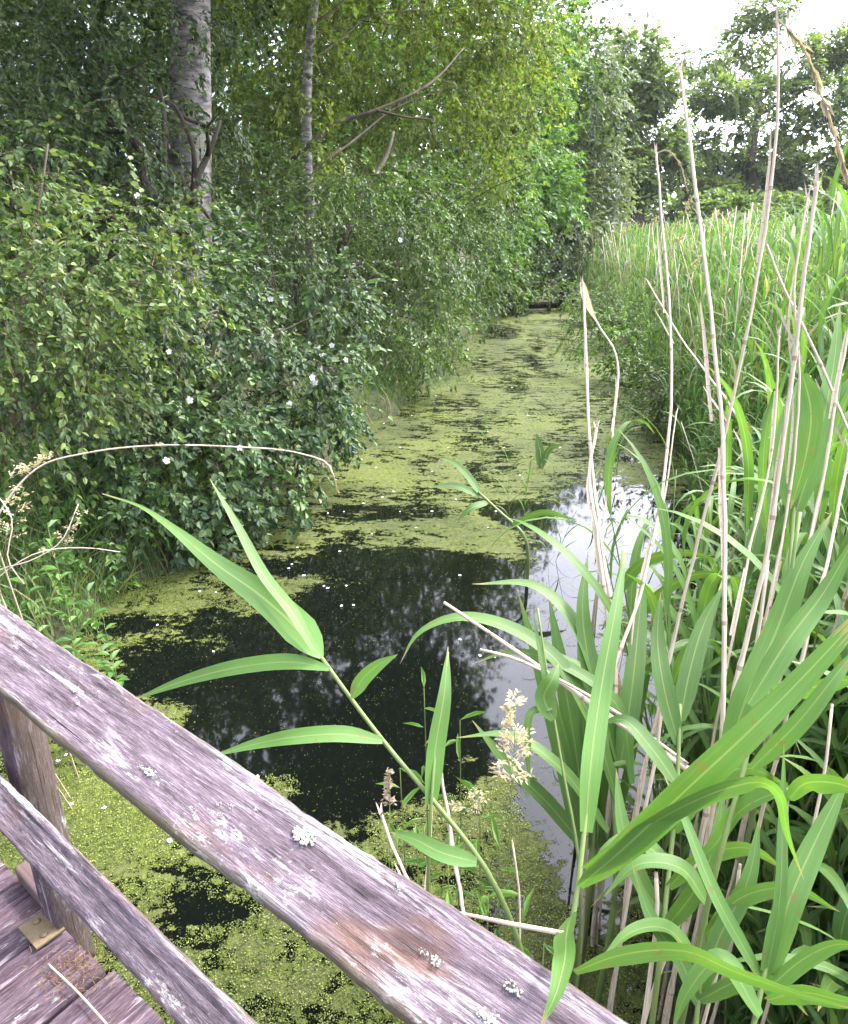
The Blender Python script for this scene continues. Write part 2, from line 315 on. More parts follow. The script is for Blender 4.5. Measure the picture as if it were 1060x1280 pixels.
# floating weed, close to the bridge, leaf by leaf
def bits(n, y0, y1, s0, s1, thr, zmax):
    mb = MB(); y = y0+(y1-y0)*rng.random(n)**1.3; x = rng.uniform(-2.7, 3.2, n); c = cover(x, y)
    c = c+.55*(fbm(x*14, y*14, 3)-.5)+.5*(fbm(x*45, y*45, 2)-.5); k = (c > thr) & inwater(x, y); x, y, c = x[k], y[k], c[k]; m = len(x)
    s = rng.uniform(s0, s1, m)*(.7+y*.12); a = rng.uniform(0, 6.28, m); z = .003+rng.random(m)*zmax*np.clip(c-thr, .1, 1)
    tx, ty = rng.normal(0, .35, (2, m)); u = np.stack([np.cos(a), np.sin(a), tx], 1)*s[:, None]; w = np.stack([-np.sin(a), np.cos(a), ty], 1)*(s*.7)[:, None]
    p = np.stack([x, y, z], 1); V = np.stack([p-u, p-w, p+u, p+w], 1).reshape(-1, 3); V[:, 2] = np.maximum(V[:, 2], .0015)
    mb.add(V, np.arange(4*m).reshape(-1, 4)); return mb
mb = bits(520000, .9, 4.4, .0016, .0040, .50, .022)
for nn, th in ((26000, -.9),):
    b2 = bits(nn, 1.5, 5.5, .0012, .0025, th, .001); mb.add(b2.v[0], b2.q[0])
o = mb.build('duckweed', M['weed'], smooth=False); tag(o, 'frothy mat of tiny floating duckweed leaves beside the bridge', 'duckweed', kind='stuff')

# fallen petals on the water
pm = MB(); a = np.linspace(0, 2*math.pi, 9)[:-1]
pm.add(np.vstack([[0, 0, .002], np.stack([np.cos(a)*.011*(1+.2*np.sin(2*a)), np.sin(a)*.009, .006+.003*np.sin(3*a)], 1)]), t=[(0, i+1, (i+1) % 8+1) for i in range(8)])
petal0 = None
pts = [(365, 706), (405, 733), (410, 736), (433, 733), (442, 757), (427, 758), (320, 748), (267, 815), (197, 782), (290, 675), (333, 679), (372, 685), (250, 740), (270, 741), (361, 711), (83, 944), (73, 952), (89, 1006), (73, 1011), (130, 1011), (322, 972), (212, 1052),
       (390, 660), (410, 642), (430, 640), (455, 630), (478, 622), (492, 615), (500, 640), (420, 600), (470, 585), (452, 575), (405, 570), (440, 545), (500, 560), (540, 590), (570, 625), (620, 640), (590, 602), (560, 560), (515, 520), (480, 530), (460, 535), (545, 495), (590, 470), (640, 485), (660, 520), (610, 540), (700, 560), (600, 450), (555, 455), (630, 560), (575, 720), (600, 820), (617, 822), (520, 660), (465, 668), (350, 640), (330, 655), (560, 610), (650, 595), (540, 640), (610, 660), (380, 720), (425, 690), (575, 800)]
for i, (px, py) in enumerate(pts):
    p = G(px, py, .004)
    if petal0 is None: petal0 = pm.build('fallen_petal', M['petal']); ob = petal0
    else: ob = petal0.copy(); COL.objects.link(ob)
    ob.location = p; ob.rotation_euler = (rng.normal(0, .1), rng.normal(0, .1), rng.uniform(0, 6.3)); s_ = rng.uniform(.7, 1.15)*(.75+.06*p[1]); ob.scale = (s_*rng.uniform(.8, 1.3), s_, s_)
    tag(ob, 'small white petal floating on the ditch water', 'petal', 'white petals floating on the ditch')

# ---------------------------------------------------------------- footbridge
UD = nrm([.793, -.609, 0]); ND = nrm([-.609, -.793, 0]); ZD = np.array([0, 0, 1.0])   # along the rail, towards the walkway
bridge = empty('footbridge', (0, 0, 0)); tag(bridge, 'weathered grey wooden footbridge with lichen spotted railing', 'footbridge')
def rot_from(x, y, z):
    from mathutils import Matrix
    return Matrix(((x[0], y[0], z[0]), (x[1], y[1], z[1]), (x[2], y[2], z[2]))).to_euler()
def board(name, P0, P1, wid, th, roll, mat, parent, bow=0.0, nx=160, rag=.002, seed=0):
    """warped weathered board between two points; local x along, y across, z out of the worn face"""
    rg = np.random.default_rng(seed); P0, P1 = np.array(P0, float), np.array(P1, float); L = np.linalg.norm(P1-P0); x = (P1-P0)/L
    y = nrm(np.cross(ZD, x)); z = np.cross(x, y); c, s_ = math.cos(roll), math.sin(roll); y, z = y*c+z*s_, z*c-y*s_
    # cross-section, rounded
    hw, ht, r = wid/2, th/2, min(th*.3, .008); sec = []
    for cx_, cy_, a0 in ((hw-r, ht-r, 0), (-hw+r, ht-r, 90), (-hw+r, -ht+r, 180), (hw-r, -ht+r, 270)):
        for k in range(4): a_ = R(a0+30*k); sec.append((cx_+r*math.cos(a_), cy_+r*math.sin(a_)))
        if a0 == 0:
            for k in range(1, 14): sec.append((hw-r-(wid-2*r)*k/14, ht))
    sec = np.array(sec); ns = len(sec); t = np.linspace(-L/2, L/2, nx); V = np.zeros((nx, ns, 3))
    V[..., 0] = t[:, None]; V[..., 1] = sec[None, :, 0]; V[..., 2] = sec[None, :, 1]
    sx = np.sign(sec[:, 0])[None]; V[..., 1] += sx*(fbm(t*5+seed, t*0+seed)[:, None]-.5)*rag*3+(fbm(t*40, t*0+3)[:, None]-.5)*sx*rag*.8
    gr = fbm(V[..., 0]*4+seed, V[..., 1]*160+seed, 4)-.5; V[..., 2] += np.where(sec[None, :, 1] > 0, gr*rag*2.2, 0)
    V[..., 2] -= np.where(sec[None, :, 1] > ht*.9, .0025*(1-(V[..., 1]/hw)**2), 0)
    V[..., 1] += (bow*(1-(2*t/L)**2))[:, None]
    q = [(i*ns+j, i*ns+(j+1) % ns, (i+1)*ns+(j+1) % ns, (i+1)*ns+j) for i in range(nx-1) for j in range(ns)]
    mb = MB().add(V.reshape(-1, 3), q, [(0, j+1, j) for j in range(1, ns-1)]+[((nx-1)*ns, (nx-1)*ns+j, (nx-1)*ns+j+1) for j in range(1, ns-1)])
    o = mb.build(name, mat, parent); o.location = (P0+P1)/2; o.rotation_euler = rot_from(x, y, z); return o, L, x, y, z
A_ = G(0, 800, 1.407); B_ = G(583, 1222, 1.365); SLP = .04/np.linalg.norm(B_[:2]-A_[:2]); UD = nrm([B_[0]-A_[0], B_[1]-A_[1], 0]); ND = np.cross(UD, ZD)*1.0
if ND[1] > 0: ND = -ND
RP = np.array([A_[0], A_[1], 0]); railL, railR = RP+UD*-.75, RP+UD*1.75
LA = G(0, 998, .9); LB = G(258, 1262, .9); UL = nrm([LB[0]-LA[0], LB[1]-LA[1], 0]); lowL, lowR = np.array([*LA[:2], 0])-UL*.6, np.array([*LA[:2], 0])+UL*1.75
print('RAIL', A_, B_, UD, LA, LB, UL)
top, TL, tx_, ty_, tz_ = board('handrail', railL+ZD*(1.40+.75*SLP), railR+ZD*(1.40-1.75*SLP), .098, .030, R(16), M['rail'], bridge, -.006, 700, .003, 4)
low, *_ = board('lower_rail', lowL+ZD*.9, lowR+ZD*.9, .070, .026, R(32), M['rail'], bridge, -.004, 500, .003, 9)
pc = G(110, 1178, .30)
def post(at, name='post'):
    o, *_ = board(name, [at[0], at[1], -.35], [at[0]+.005, at[1], 1.36], .085, .085, 0, M['post'], bridge, 0, 60, .003, 21)
    return o
def vboard(name, at, z0, z1, wx, wy, mat, seed=1):
    """upright timber with a square section turned to the rail's line"""
    mb = MB(); n = 50; z = np.linspace(z0, z1, n); sec = [(-1, -1), (-.85, -1.02), (0, -1), (.85, -1.02), (1, -.85), (1.01, 0), (1, .85), (.85, 1), (0, 1.01), (-.85, 1), (-1, .85), (-1.01, 0)]
    sec = np.array(sec)*[wx/2, wy/2]; V = np.zeros((n, 12, 3)); sc = 1+.05*(fbm(z*3+seed, z*0)-.5)
    V[..., 0] = z[:, None]; V[..., 1] = sec[None, :, 0]*sc[:, None]; V[..., 2] = sec[None, :, 1]*sc[:, None]; V[..., 1] += .012*(fbm(z*2+seed, z*0+2)-.5)[:, None]
    q = [(i*12+j, i*12+(j+1) % 12, (i+1)*12+(j+1) % 12, (i+1)*12+j) for i in range(n-1) for j in range(12)]
    mb.add(V.reshape(-1, 3), q, [(0, j+1, j) for j in range(1, 11)]+[((n-1)*12, (n-1)*12+j, (n-1)*12+j+1) for j in range(1, 11)])
    o = mb.build(name, mat, bridge); o.location = (at[0], at[1], 0); o.rotation_euler = rot_from(ZD, UD, np.cross(ZD, UD)); return o
def post_at(p):
    vboard('post', p, .31, 1.22, .078, .070, M['post'], 3)
    return p
P1 = np.array([pc[0], pc[1], 0]); dist = np.dot(RP-P1, ND)
print('DIST', dist); pA = P1+ND*(dist-.075)*.45+UD*.02                   # just outside the rails
post_at(pA); vboard('post_foot', pA, .20, .307, .080, .068, M['mosswood'], 5)
post_at(pA+UD*1.75); vboard('post_foot', pA+UD*1.75, .20, .307, .080, .068, M['mosswood'], 6)
# deck: planks laid across, their ends along the ditch side
DE = G(105, 1190, .45)
for k in range(-4, 9):
    off = DE+UD*(k*.205-.02)+np.array([0, 0, 0])
    jut = rng.uniform(-.012, .02)+(.05 if k == -1 else 0)
    a0 = off+ND*(-jut); a1 = off+ND*1.15; a0[2] = a1[2] = .428+rng.uniform(-.002, .002)
    o, *_ = board('deck_board', a0, a1, .193, .04, rng.normal(0, .01), M['deck'], bridge, rng.normal(0, .003), 90, .004, 30+k)
for dd in (.16, .95):
    c0 = DE+ND*dd; a0 = c0-UD*1.3; a1 = c0+UD*1.9; a0[2] = a1[2] = .345
    board('bearer', a0, a1, .09, .12, 0, M['deck'], bridge, 0, 60, .002, 50)
for dd in (.16, .95):
    for uu in (-1.1, 1.6): vboard('pile', DE+ND*dd+UD*uu, -.5, .283, .12, .12, M['mosswood'], 8)
# reddish packing block and bolted rusty plate at the foot of the post
blk = G(66, 1112, .47); o, *_ = board('packing_block', [blk[0]-.05*UD[0]-.055, blk[1]+.06, .475], [blk[0]+.07, blk[1]-.075, .475], .05, .055, .1, M['redblock'], bridge, 0, 30, .002, 60)
pl = G(52, 1162, .455); mb = MB(); wv = np.array([(-.045, -.032), (.045, -.034), (.047, .033), (-.044, .034)])
top_ = [pl+UD*a_-ND*b_+ZD*.006 for a_, b_ in wv]; bot_ = [p-ZD*.005 for p in top_]
mb.add(top_+bot_, [(0, 1, 2, 3), (4, 7, 6, 5), (0, 4, 5, 1), (1, 5, 6, 2), (2, 6, 7, 3), (3, 7, 4, 0)]); plate = mb.build('bracket_plate', M['rust'], bridge, smooth=False)
for a_, b_ in ((-.024, .002), (.024, -.006)):
    p = pl+UD*a_-ND*b_+ZD*.0065; t_ = np.linspace(0, 1, 5); mb = MB().add(**tube([p, p+ZD*.003, p+ZD*.0045, p+ZD*.005], [.0085, .0085, .005, .001], 12)); mb.build('bolt', M['rust'], plate)
# lichen on the handrail: crusts of small lobes
def on_rail(px, py):       # where the sight line meets the worn face of the handrail
    c = (railL+railR)/2+ZD*(1.40-.5*SLP)+tz_*.015; r = ray(px, py); t_ = np.dot(c-CAM, tz_)/np.dot(r, tz_); return CAM+r*t_
def lichen(px, py, size, n):
    c = on_rail(px, py); mb = MB()
    for k in range(n*2):
        a_ = rng.uniform(0, 6.28); rr = size*math.sqrt(rng.random()); p = c+tx_*rr*math.cos(a_)*1.5+ty_*rr*math.sin(a_)*.8-tz_*.0004
        s_ = rng.uniform(.06, .26)*size*(1.1-.5*rr/size); m = 11; aa = np.arange(m)*2*math.pi/m; rad = s_*(1+rng.normal(0, .28, m)); h = rng.uniform(.0004, .0011)
        ring = [p+tx_*rad[j]*math.cos(aa[j])*1.2+ty_*rad[j]*math.sin(aa[j]) for j in range(m)]; ring2 = [p+(q_-p)*.8+tz_*(h+.0006) for q_ in ring]
        mb.add(ring+ring2+[p+tz_*h*.8], [(j, (j+1) % m, m+(j+1) % m, m+j) for j in range(m)], [(m+j, m+(j+1) % m, 2*m) for j in range(m)])
    o = mb.build('lichen_patch', M['lichen'], None); o.parent = top; from mathutils import Matrix
    o.matrix_parent_inverse = Matrix.Identity(4)
    mw = Matrix.LocRotScale(top.location, top.rotation_euler.to_quaternion(), None).inverted(); o.data.transform(mw); return o
for a_ in [(380, 1045, .011, 45), (188, 965, .007, 14), (176, 959, .004, 8), (274, 1004, .0035, 6), (288, 1008, .004, 9), (276, 1018, .0025, 5), (320, 1012, .003, 7), (94, 862, .006, 12), (497, 1108, .004, 7), (98, 880, .003, 6), (610, 1270, .008, 16), (240, 1048, .0018, 3), (545, 1200, .006, 10), (640, 1235, .007, 12), (22, 790, .004, 5), (530, 1190, .004, 8), (300, 1060, .002, 4)]: lichen(*a_)
# moss and straw on the deck
mb = MB(); c = G(95, 1212, .455)
for k in range(420):
    p = c+np.array([*(rng.normal(0, 1, 2)*[.035, .03]), 0])+UD*rng.normal(0, .03); d = nrm(np.append(rng.normal(0, 1, 2), rng.uniform(.2, 1)))*rng.uniform(.008, .02)
    mb.add(**ribbon(cat([p, p+d*.6+ZD*.002, p+d], 4), blade_w(4, .0016), nrm(np.append(rng.normal(0, 1, 2), 1))))
o = mb.build('moss', M['moss']); tag(o, 'small reddish brown moss tuft on the deck edge near the post', 'moss', kind='stuff')
mb = MB().add(**tube(cat([G(60, 1205, .462), G(95, 1238, .466), G(120, 1265, .463), G(150, 1300, .462)], 20), .0022, 6))
tag(mb.build('straw_stalk', M['straw']), 'dry straw stalk lying across the deck boards', 'stalk')

# ---------------------------------------------------------------- foliage
def leaf_tpl(w=.55, fold=.12, tip=.0):
    v = np.array([[0, 0, 0], [.28, w*.42, fold*w], [.62, w*.36, fold*w], [1, 0, -.05-tip], [.62, -w*.36, fold*w], [.28, -w*.42, fold*w]]); return v, np.array([[0, 3, 2, 1], [0, 5, 4, 3]])
def diamond_tpl(w=.55): return np.array([[0, 0, 0], [.42, w*.5, .06], [1, 0, -.04], [.42, -w*.5, .06]]), np.array([[0, 3, 2, 1]])
def frames(Dv, up=None, jit=.35):
    n = len(Dv); X_ = nrm(Dv); U = np.tile([0, 0, 1.0], (n, 1))+rng.normal(0, jit, (n, 3)) if up is None else up
    Z_ = nrm(U-np.sum(U*X_, 1, keepdims=True)*X_); Y_ = np.cross(Z_, X_); return np.stack([X_, Y_, Z_], -1)
def inst(tv, tq, Mx, T, S):
    n = len(T); V = np.einsum('nij,kj->nki', Mx, tv)*S[:, None, None]+T[:, None]; Q = tq[None]+(np.arange(n)*len(tv))[:, None, None]
    return V.reshape(-1, 3), Q.reshape(-1, tq.shape[1])
def spray(L, n, size, w, droop=.3, near=True, spread=.9):
    """a twig along +x with leaves; returns leaf arrays and twig arrays in twig space"""
    t = np.linspace(0, 1, 6); P = np.stack([t*L, .06*L*np.sin(t*3+rng.uniform(0, 3)), -droop*L*t**1.8], 1)
    tt = np.sort(rng.uniform(.1, 1, n)); tt[-1] = 1; p = np.stack([np.interp(tt, t, P[:, i]) for i in range(3)], 1)
    side = np.where(np.arange(n) % 2, 1, -1)*rng.uniform(.4, 1.1, n)*spread
    d = np.stack([np.ones(n)*.75, side, -.15-rng.random(n)*droop*1.6], 1); d[-1] = (1, 0, -.3-droop)
    tv, tq = leaf_tpl(w) if near else diamond_tpl(w); v, q = inst(tv, tq, frames(d, jit=.45), p, size*rng.uniform(.6, 1.15, n))
    tw = tube(P[::2], [.004*L+.0012, .003*L+.001, .0008], 3); return v, q, tw['v'], tw['q']
def blob_px(px, py, d, rx, ry, rd):
    c = D(px, py, d); return (c[0], c[1], c[2], rx/F*d, rd, ry/F*d)
def foliage_mesh(mb, blobs, dens, sp, inner=.55, hole=.0, seed=0, down=.25, big=1.0, zmin=None):
    """sprays all through the outer shell of ellipsoidal clumps, pointing out and hanging"""
    rg = np.random.default_rng(seed)
    for (cx_, cy_, cz_, rx, ry, rz) in blobs:
        area = 4*math.pi*((rx*ry)**1.6/3+(rx*rz)**1.6/3+(ry*rz)**1.6/3)**(1/1.6); n = max(6, int(dens*area))
        u = nrm(rg.normal(0, 1, (n, 3))); rad = inner+(1-inner)*rg.random(n)**.6; lump = 1+.38*(fbm(u[:, 0]*2.6+cx_+9, (u[:, 1]+u[:, 2])*2.6+cz_, 3)-.5)*2
        p = np.array([cx_, cy_, cz_])+u*np.array([rx, ry, rz])*(rad*lump)[:, None]
        k = np.ones(n, bool)
        if hole: k = fbm(p[:, 0]*2.1/big+p[:, 1]*1.3, p[:, 2]*2.1/big+40, 3) > hole
        if zmin is not None: k &= p[:, 2] > zmin
        p, u = p[k], u[k]; n = len(p)
        if not n: continue
        d = u+rg.normal(0, .55, (n, 3))+[0, 0, -down]; wh = rg.integers(0, len(sp), n); S = rg.uniform(.75, 1.2, n)
        for w_ in range(len(sp)):
            m = wh == w_
            if not m.any(): continue
            Fm = frames(d[m], jit=.3); v, q, tv, tq = sp[w_]
            V, Q = inst(v, q, Fm, p[m], S[m]); mb.add(V, Q, m=0); V, Q = inst(tv, tq, Fm, p[m], S[m]); mb.add(V, Q, m=1)
def wander(P, n, amp):
    P = cat(P, n); k = np.linspace(0, 1, n)[:, None]; return P+amp*np.stack([np.sin(k[:, 0]*7+1), np.cos(k[:, 0]*5), np.sin(k[:, 0]*9)*.3], 1)*np.sin(k*math.pi)
def tree(name, label, cat_, trunkP, r0, r1, blobs, leafm, barkm, sp, dens, hole=.0, group=None, seed=0, limbs=8, down=.25, inner=.5, big=1.0, extra=None, crown='crown', limbr=.35, zmin=None, hi=None):
    base = np.array(trunkP[0], float); root = empty(name, base); tag(root, label, cat_, group)
    P = wander(trunkP, 26, r0*.5); mb = MB().add(**tube(P, np.linspace(r0, r1, 26)*(1+.35*np.exp(-np.linspace(0, 12, 26))), 14, .03)); mb.build('trunk', barkm, root, origin=base)
    rg = np.random.default_rng(seed+5); lb = M['bark'] if barkm is M['birchbark'] else barkm
    idx = np.arange(len(blobs)) if len(blobs) <= limbs else rg.choice(len(blobs), limbs, replace=False)
    for i in idx:
        b = np.array(blobs[i][:3]); zz = P[:, 2]; s_ = np.argmin(np.abs(zz-(b[2]-.45*np.linalg.norm(b[:2]-P[-1][:2])-.2))); s_ = max(3, min(s_, 24)); a0 = P[s_]
        mid = (a0+b)/2+np.array([0, 0, .08*np.linalg.norm(b-a0)])+rg.normal(0, .06, 3)*np.linalg.norm(b-a0); rr = (r0+(r1-r0)*s_/25)*limbr*1.6; rr = min(rr, r0*.6)
        lm = MB(); Q = wander([a0, mid, b], 14, .03*np.linalg.norm(b-a0)); lm.add(**tube(Q, np.linspace(rr, .2*rr, 14), 8, .03))
        for _ in range(3):
            k = rg.integers(5, 13); e = Q[k]+nrm(rg.normal(0, 1, 3)+[0, 0, .2])*np.linalg.norm(b-a0)*.45; lm.add(**tube(wander([Q[k], (Q[k]+e)/2+rg.normal(0, .05, 3), e], 8, .02), np.linspace(rr*.35, rr*.06, 8), 5))
        lm.build('limb', lb, root, origin=base)
    for pts_, ra, rb, mt_ in extra or []: MB().add(**tube(wander(pts_, 20, ra*.4), np.linspace(ra, rb, 20), 10, .03)).build('limb', mt_, root, origin=base)
    fm = MB()
    if hi: foliage_mesh(fm, hi, 26, S_far(.17, .8, .55, 14), .15, 0, seed+1, down, 1.3)
    foliage_mesh(fm, blobs, dens, sp, inner, hole, seed, down, big, zmin)
    fm.build(crown, [leafm, M['twig']], root, smooth=False, origin=base); return root
def S_near(size, w=.6, L=.26, n=12, droop=.35): return [spray(L*rng.uniform(.8, 1.3), n+rng.integers(-3, 4), size, w, droop) for _ in range(7)]
def S_far(size, w=.7, L=.5, n=14, droop=.3): return [spray(L*rng.uniform(.8, 1.3), n, size, w, droop, False, 1.2) for _ in range(6)]
bp = blob_px

# --- left bank, front to back
tree('birch_sapling', 'young birch with pale green hanging leaves at the left edge by the bridge', 'tree', [D(-60, 760, 3.9)*[1, 1, 0]+[0, 0, .25], D(10, 560, 3.9), D(30, 380, 3.9), D(60, 180, 4.0)], .020, .005,
     [bp(40, 400, 3.8, 95, 80, .5), bp(110, 330, 3.9, 95, 60, .45), bp(20, 270, 4.0, 70, 60, .5), bp(150, 420, 3.9, 70, 60, .4), bp(-60, 420, 3.6, 110, 130, .5), bp(60, 490, 3.9, 100, 50, .4), bp(170, 280, 4.1, 60, 40, .35), bp(190, 350, 4.0, 60, 36, .3), bp(0, 180, 4.2, 60, 50, .4)],
     M['birch'], M['twig'], S_near(.046, .72, .28, 13, .5), 58, .43, seed=11, down=.35)
RB = [bp(300, 470, 5.2, 120, 110, .55), bp(215, 560, 4.8, 110, 90, .5), bp(385, 470, 5.7, 70, 85, .5), bp(250, 380, 5.3, 120, 85, .55), bp(330, 590, 5.2, 65, 50, .35), bp(160, 640, 4.6, 80, 60, .35),
      bp(130, 520, 4.8, 90, 110, .5), bp(400, 390, 6.0, 60, 60, .45), bp(250, 640, 4.9, 80, 45, .3), bp(340, 340, 5.9, 90, 60, .5), bp(60, 590, 4.9, 70, 60, .4), bp(415, 520, 5.9, 30, 35, .3)]
rose = tree('rose_bush', 'large dark green wild rose bush with pink white flowers overhanging the left bank', 'bush', [D(220, 640, 5.6)*[1, 1, 0]+[0, 0, .2], D(230, 560, 5.6), D(270, 420, 5.7)], .04, .02, RB, M['bramble'], M['twig'], S_near(.05, .8, .25, 13, .4)+S_near(.062, .75, .22, 9, .3)[:3], 62, .42, seed=12, down=.45, crown='foliage', limbs=12)
rgc = np.random.default_rng(5); ro = np.array(rose.location)
for k in range(16):
    b = RB[rgc.integers(0, len(RB))]; u = nrm(rgc.normal(0, 1, 3)*[1, .5, .8]+[.25, -.9, .45]); e = np.array(b[:3])+u*np.array(b[3:])*rgc.uniform(1.1, 1.45); a0 = np.array(b[:3])-[0, -.2, .2]; m_ = (a0+e)/2+[0, 0, .22]; P_ = cat([a0, m_, e, e+(e-m_)*.35-[0, 0, .12]], 22)
    MB().add(**tube(P_, np.linspace(.005, .0015, 22), 6)).build('cane', M['twig'], rose, origin=ro); lm_ = MB(); n_ = 16; i_ = rgc.integers(8, 22, n_); dv = nrm(np.gradient(P_, axis=0))[i_]*.6+rgc.normal(0, .7, (n_, 3)); v_, q_ = inst(*leaf_tpl(.75), frames(dv), P_[i_], rgc.uniform(.035, .065, n_)); lm_.add(v_, q_); lm_.build('cane_leaves', M['bramble'], rose, smooth=False, origin=ro)
def flower(c, nrm_, s_, parent, name='flower'):
    mb = MB(); x = nrm(np.cross(nrm_, [.2, .1, 1])); y = np.cross(nrm_, x)
    for k in range(5):
        a_ = k*2*math.pi/5+rng.uniform(-.1, .1); u = x*math.cos(a_)+y*math.sin(a_); w = np.cross(nrm_, u)
        mb.add([c, c+u*s_*.6+w*s_*.38+nrm_*s_*.18, c+u*s_*.95+w*s_*.2+nrm_*s_*.22, c+u*s_*.85+nrm_*s_*.18, c+u*s_*.95-w*s_*.2+nrm_*s_*.22, c+u*s_*.6-w*s_*.38+nrm_*s_*.18], [(0, 1, 2, 3), (0, 3, 4, 5)])
    mb.add(**tube([c, c+nrm_*s_*.12, c+nrm_*s_*.18], [s_*.16, s_*.16, s_*.05], 6), m=1)
    o = mb.build(name, [M['petal'], M['cream']], parent, smooth=False, origin=np.array(parent.location)); return o
for px, py, d in ((338, 374, 5.05), (352, 370, 5.1), (390, 472, 5.0), (394, 478, 5.1), (212, 440, 4.6), (237, 500, 4.25), (208, 576, 4.2), (415, 432, 5.5), (402, 443, 5.4), (432, 450, 5.6), (172, 245, 4.8), (300, 560, 4.6), (420, 485, 5.5), (500, 300, 6), (440, 520, 5.7), (362, 505, 4.9)):
    flower(D(px, py, d), nrm([.3+rng.normal(0, .3), -1, .4+rng.normal(0, .3)]), .024, rose)
# the hanging sallow over the water
HB = [bp(440, 215, 9.0, 30, 26, .4), bp(395, 260, 8.8, 36, 26, .4), bp(520, 400, 9.2, 55, 60, .6), bp(500, 330, 9.6, 80, 60, .7), bp(450, 430, 8.6, 50, 50, .5), bp(540, 290, 10.5, 80, 60, .8), bp(470, 260, 9.6, 90, 60, .8), bp(530, 450, 8.9, 25, 30, .3), bp(590, 320, 11.5, 50, 60, .6), bp(430, 350, 8.8, 60, 60, .6), bp(560, 380, 10.8, 40, 35, .4), bp(600, 250, 12.5, 60, 50, .8), bp(610, 360, 14, 40, 30, .6)]
tree('sallow_tree', 'leaning sallow tree with dark leaves hanging over the left side of the water', 'tree', [D(400, 400, 9.6)*[1, 1, 0]+[0, 0, .3], D(425, 320, 9.6), D(452, 250, 9.6), D(480, 200, 9.8), D(492, 165, 10)], .075, .02, HB, M['sallow'], M['bark'], S_near(.06, .65, .34, 12, .4), 46, .41, seed=13, down=.5, limbs=8)
# canopy tree whose crown closes the top of the view
CB = [bp(392, 20, 9.3, 40, 30, .5), bp(375, 110, 9.4, 26, 18, .3), bp(405, 190, 9.4, 28, 22, .4), bp(330, 60, 12, 90, 80, 1.3), bp(450, 40, 12, 100, 80, 1.3), bp(560, 20, 12.5, 90, 70, 1.3), bp(620, 100, 13.5, 80, 70, 1.3), bp(520, 130, 12.5, 70, 60, 1.2), bp(410, 140, 12.8, 80, 60, 1.2), bp(640, 10, 13, 70, 60, 1.2), bp(340, 190, 12, 80, 60, 1.1), bp(620, 180, 15, 50, 60, 1.2), bp(650, -60, 13, 55, 60, 1.2), bp(480, -80, 12, 150, 90, 1.8), bp(300, -100, 11, 180, 100, 1.8), bp(580, -130, 12, 90, 80, 1.6), bp(430, 210, 13, 60, 50, 1)]
tree('canopy_tree', 'tall yellow green tree arching over the ditch with a bare slanting branch', 'tree', [D(385, 330, 9.9)*[1, 1, 0]+[0, 0, .35], D(386, 200, 9.9), D(390, 60, 9.9), D(405, -120, 10.5)], .08, .05, CB, M['canopy'], M['birchbark'], S_near(.085, .6, .42, 14, .35), 22, .36, seed=14, limbs=7, big=1.4, limbr=.18,
     extra=[([D(365, 200, 9.8), D(420, 155, 9.8), D(470, 138, 9.9), D(530, 110, 10.2), D(580, 60, 11)], .032, .01, M['bark']), ([D(470, 138, 9.9), D(500, 145, 9.9), D(540, 150, 10)], .02, .008, M['bark'])])
# the big birch
BB = [bp(235, 30, 7.0, 36, 20, .3), bp(200, 110, 7.0, 34, 26, .3), bp(275, 150, 7.1, 26, 22, .3), bp(225, 215, 6.9, 30, 18, .3), bp(60, 90, 7, 110, 90, .9), bp(130, 190, 6.6, 90, 60, .7), bp(20, 200, 6.2, 90, 80, .7), bp(150, 20, 7.5, 90, 60, .9), bp(-80, 60, 6.5, 120, 160, 1), bp(-60, 240, 6, 90, 90, .8), bp(300, 40, 8.5, 40, 50, .5), bp(120, 110, 7.6, 60, 60, .6)]
BH = [(-2.8, 7.3, 7.0, 2.4, 2.2, 1.5), (-1.3, 7.8, 7.4, 1.9, 2.0, 1.5), (-3.4, 6.5, 6.0, 2.0, 1.6, 1.2), (-.9, 9.6, 7.0, 1.6, 2.0, 1.4), (-1.4, 8.0, 9.4, 2.2, 2.2, 1.8), (-3.8, 6, 9, 2.8, 2.4, 2), (-.9, 11, 9, 1.7, 2, 1.6), (-1.6, 6.6, 9.2, 2.2, 1.8, 1.6), (-4.5, 4.5, 8, 2.4, 2, 2), (-.55, 9.3, 8.4, 1.5, 1.5, 1.5), (-.6, 7.4, 8.3, 1.4, 1.3, 1.2), (-.5, 7.6, 10.2, 1.4, 1.5, 1.4), (-.6, 11.5, 7.6, 1.6, 1.5, 1.5), (-.7, 6.2, 8.8, 1.4, 1.2, 1.2), (-.1, 10.6, 8.4, 1.25, 1.3, 1.5), (-.3, 6.7, 7.6, 1.0, 1.1, 1.1), (-.2, 8.2, 9.6, 1.1, 1.2, 1.3), (-1.2, 5.4, 7.8, 1.4, 1.2, 1.2), (-.2, 12.5, 8, 1.5, 1.5, 1.8)]  # unseen upper crown, clumps added so the water mirrors dark leaves, not sky
birch = tree('birch_tree', 'big birch with a thick pale forked trunk rising from the left bank', 'tree', [D(238, 420, 7.6)*[1, 1, 0]+[0, 0, .35], D(228, 290, 7.6), D(240, 150, 7.6), D(254, 0, 7.6), D(262, -300, 7.8), D(250, -600, 8)], .25, .12, BB, M['dark'], M['birchbark'], S_near(.06, .7, .36, 13, .4), 36, .36, hi=BH, seed=15, limbs=8, down=.5, limbr=.2, big=1.3,
     extra=[([D(222, 300, 7.55), D(205, 265, 7.5), D(190, 230, 7.45), D(168, 170, 7.4)], .085, .045, M['birchbark']), ([D(243, 235, 7.35), D(238, 170, 7.2), D(215, 130, 7.1), D(190, 120, 7)], .03, .012, M['bark'])])
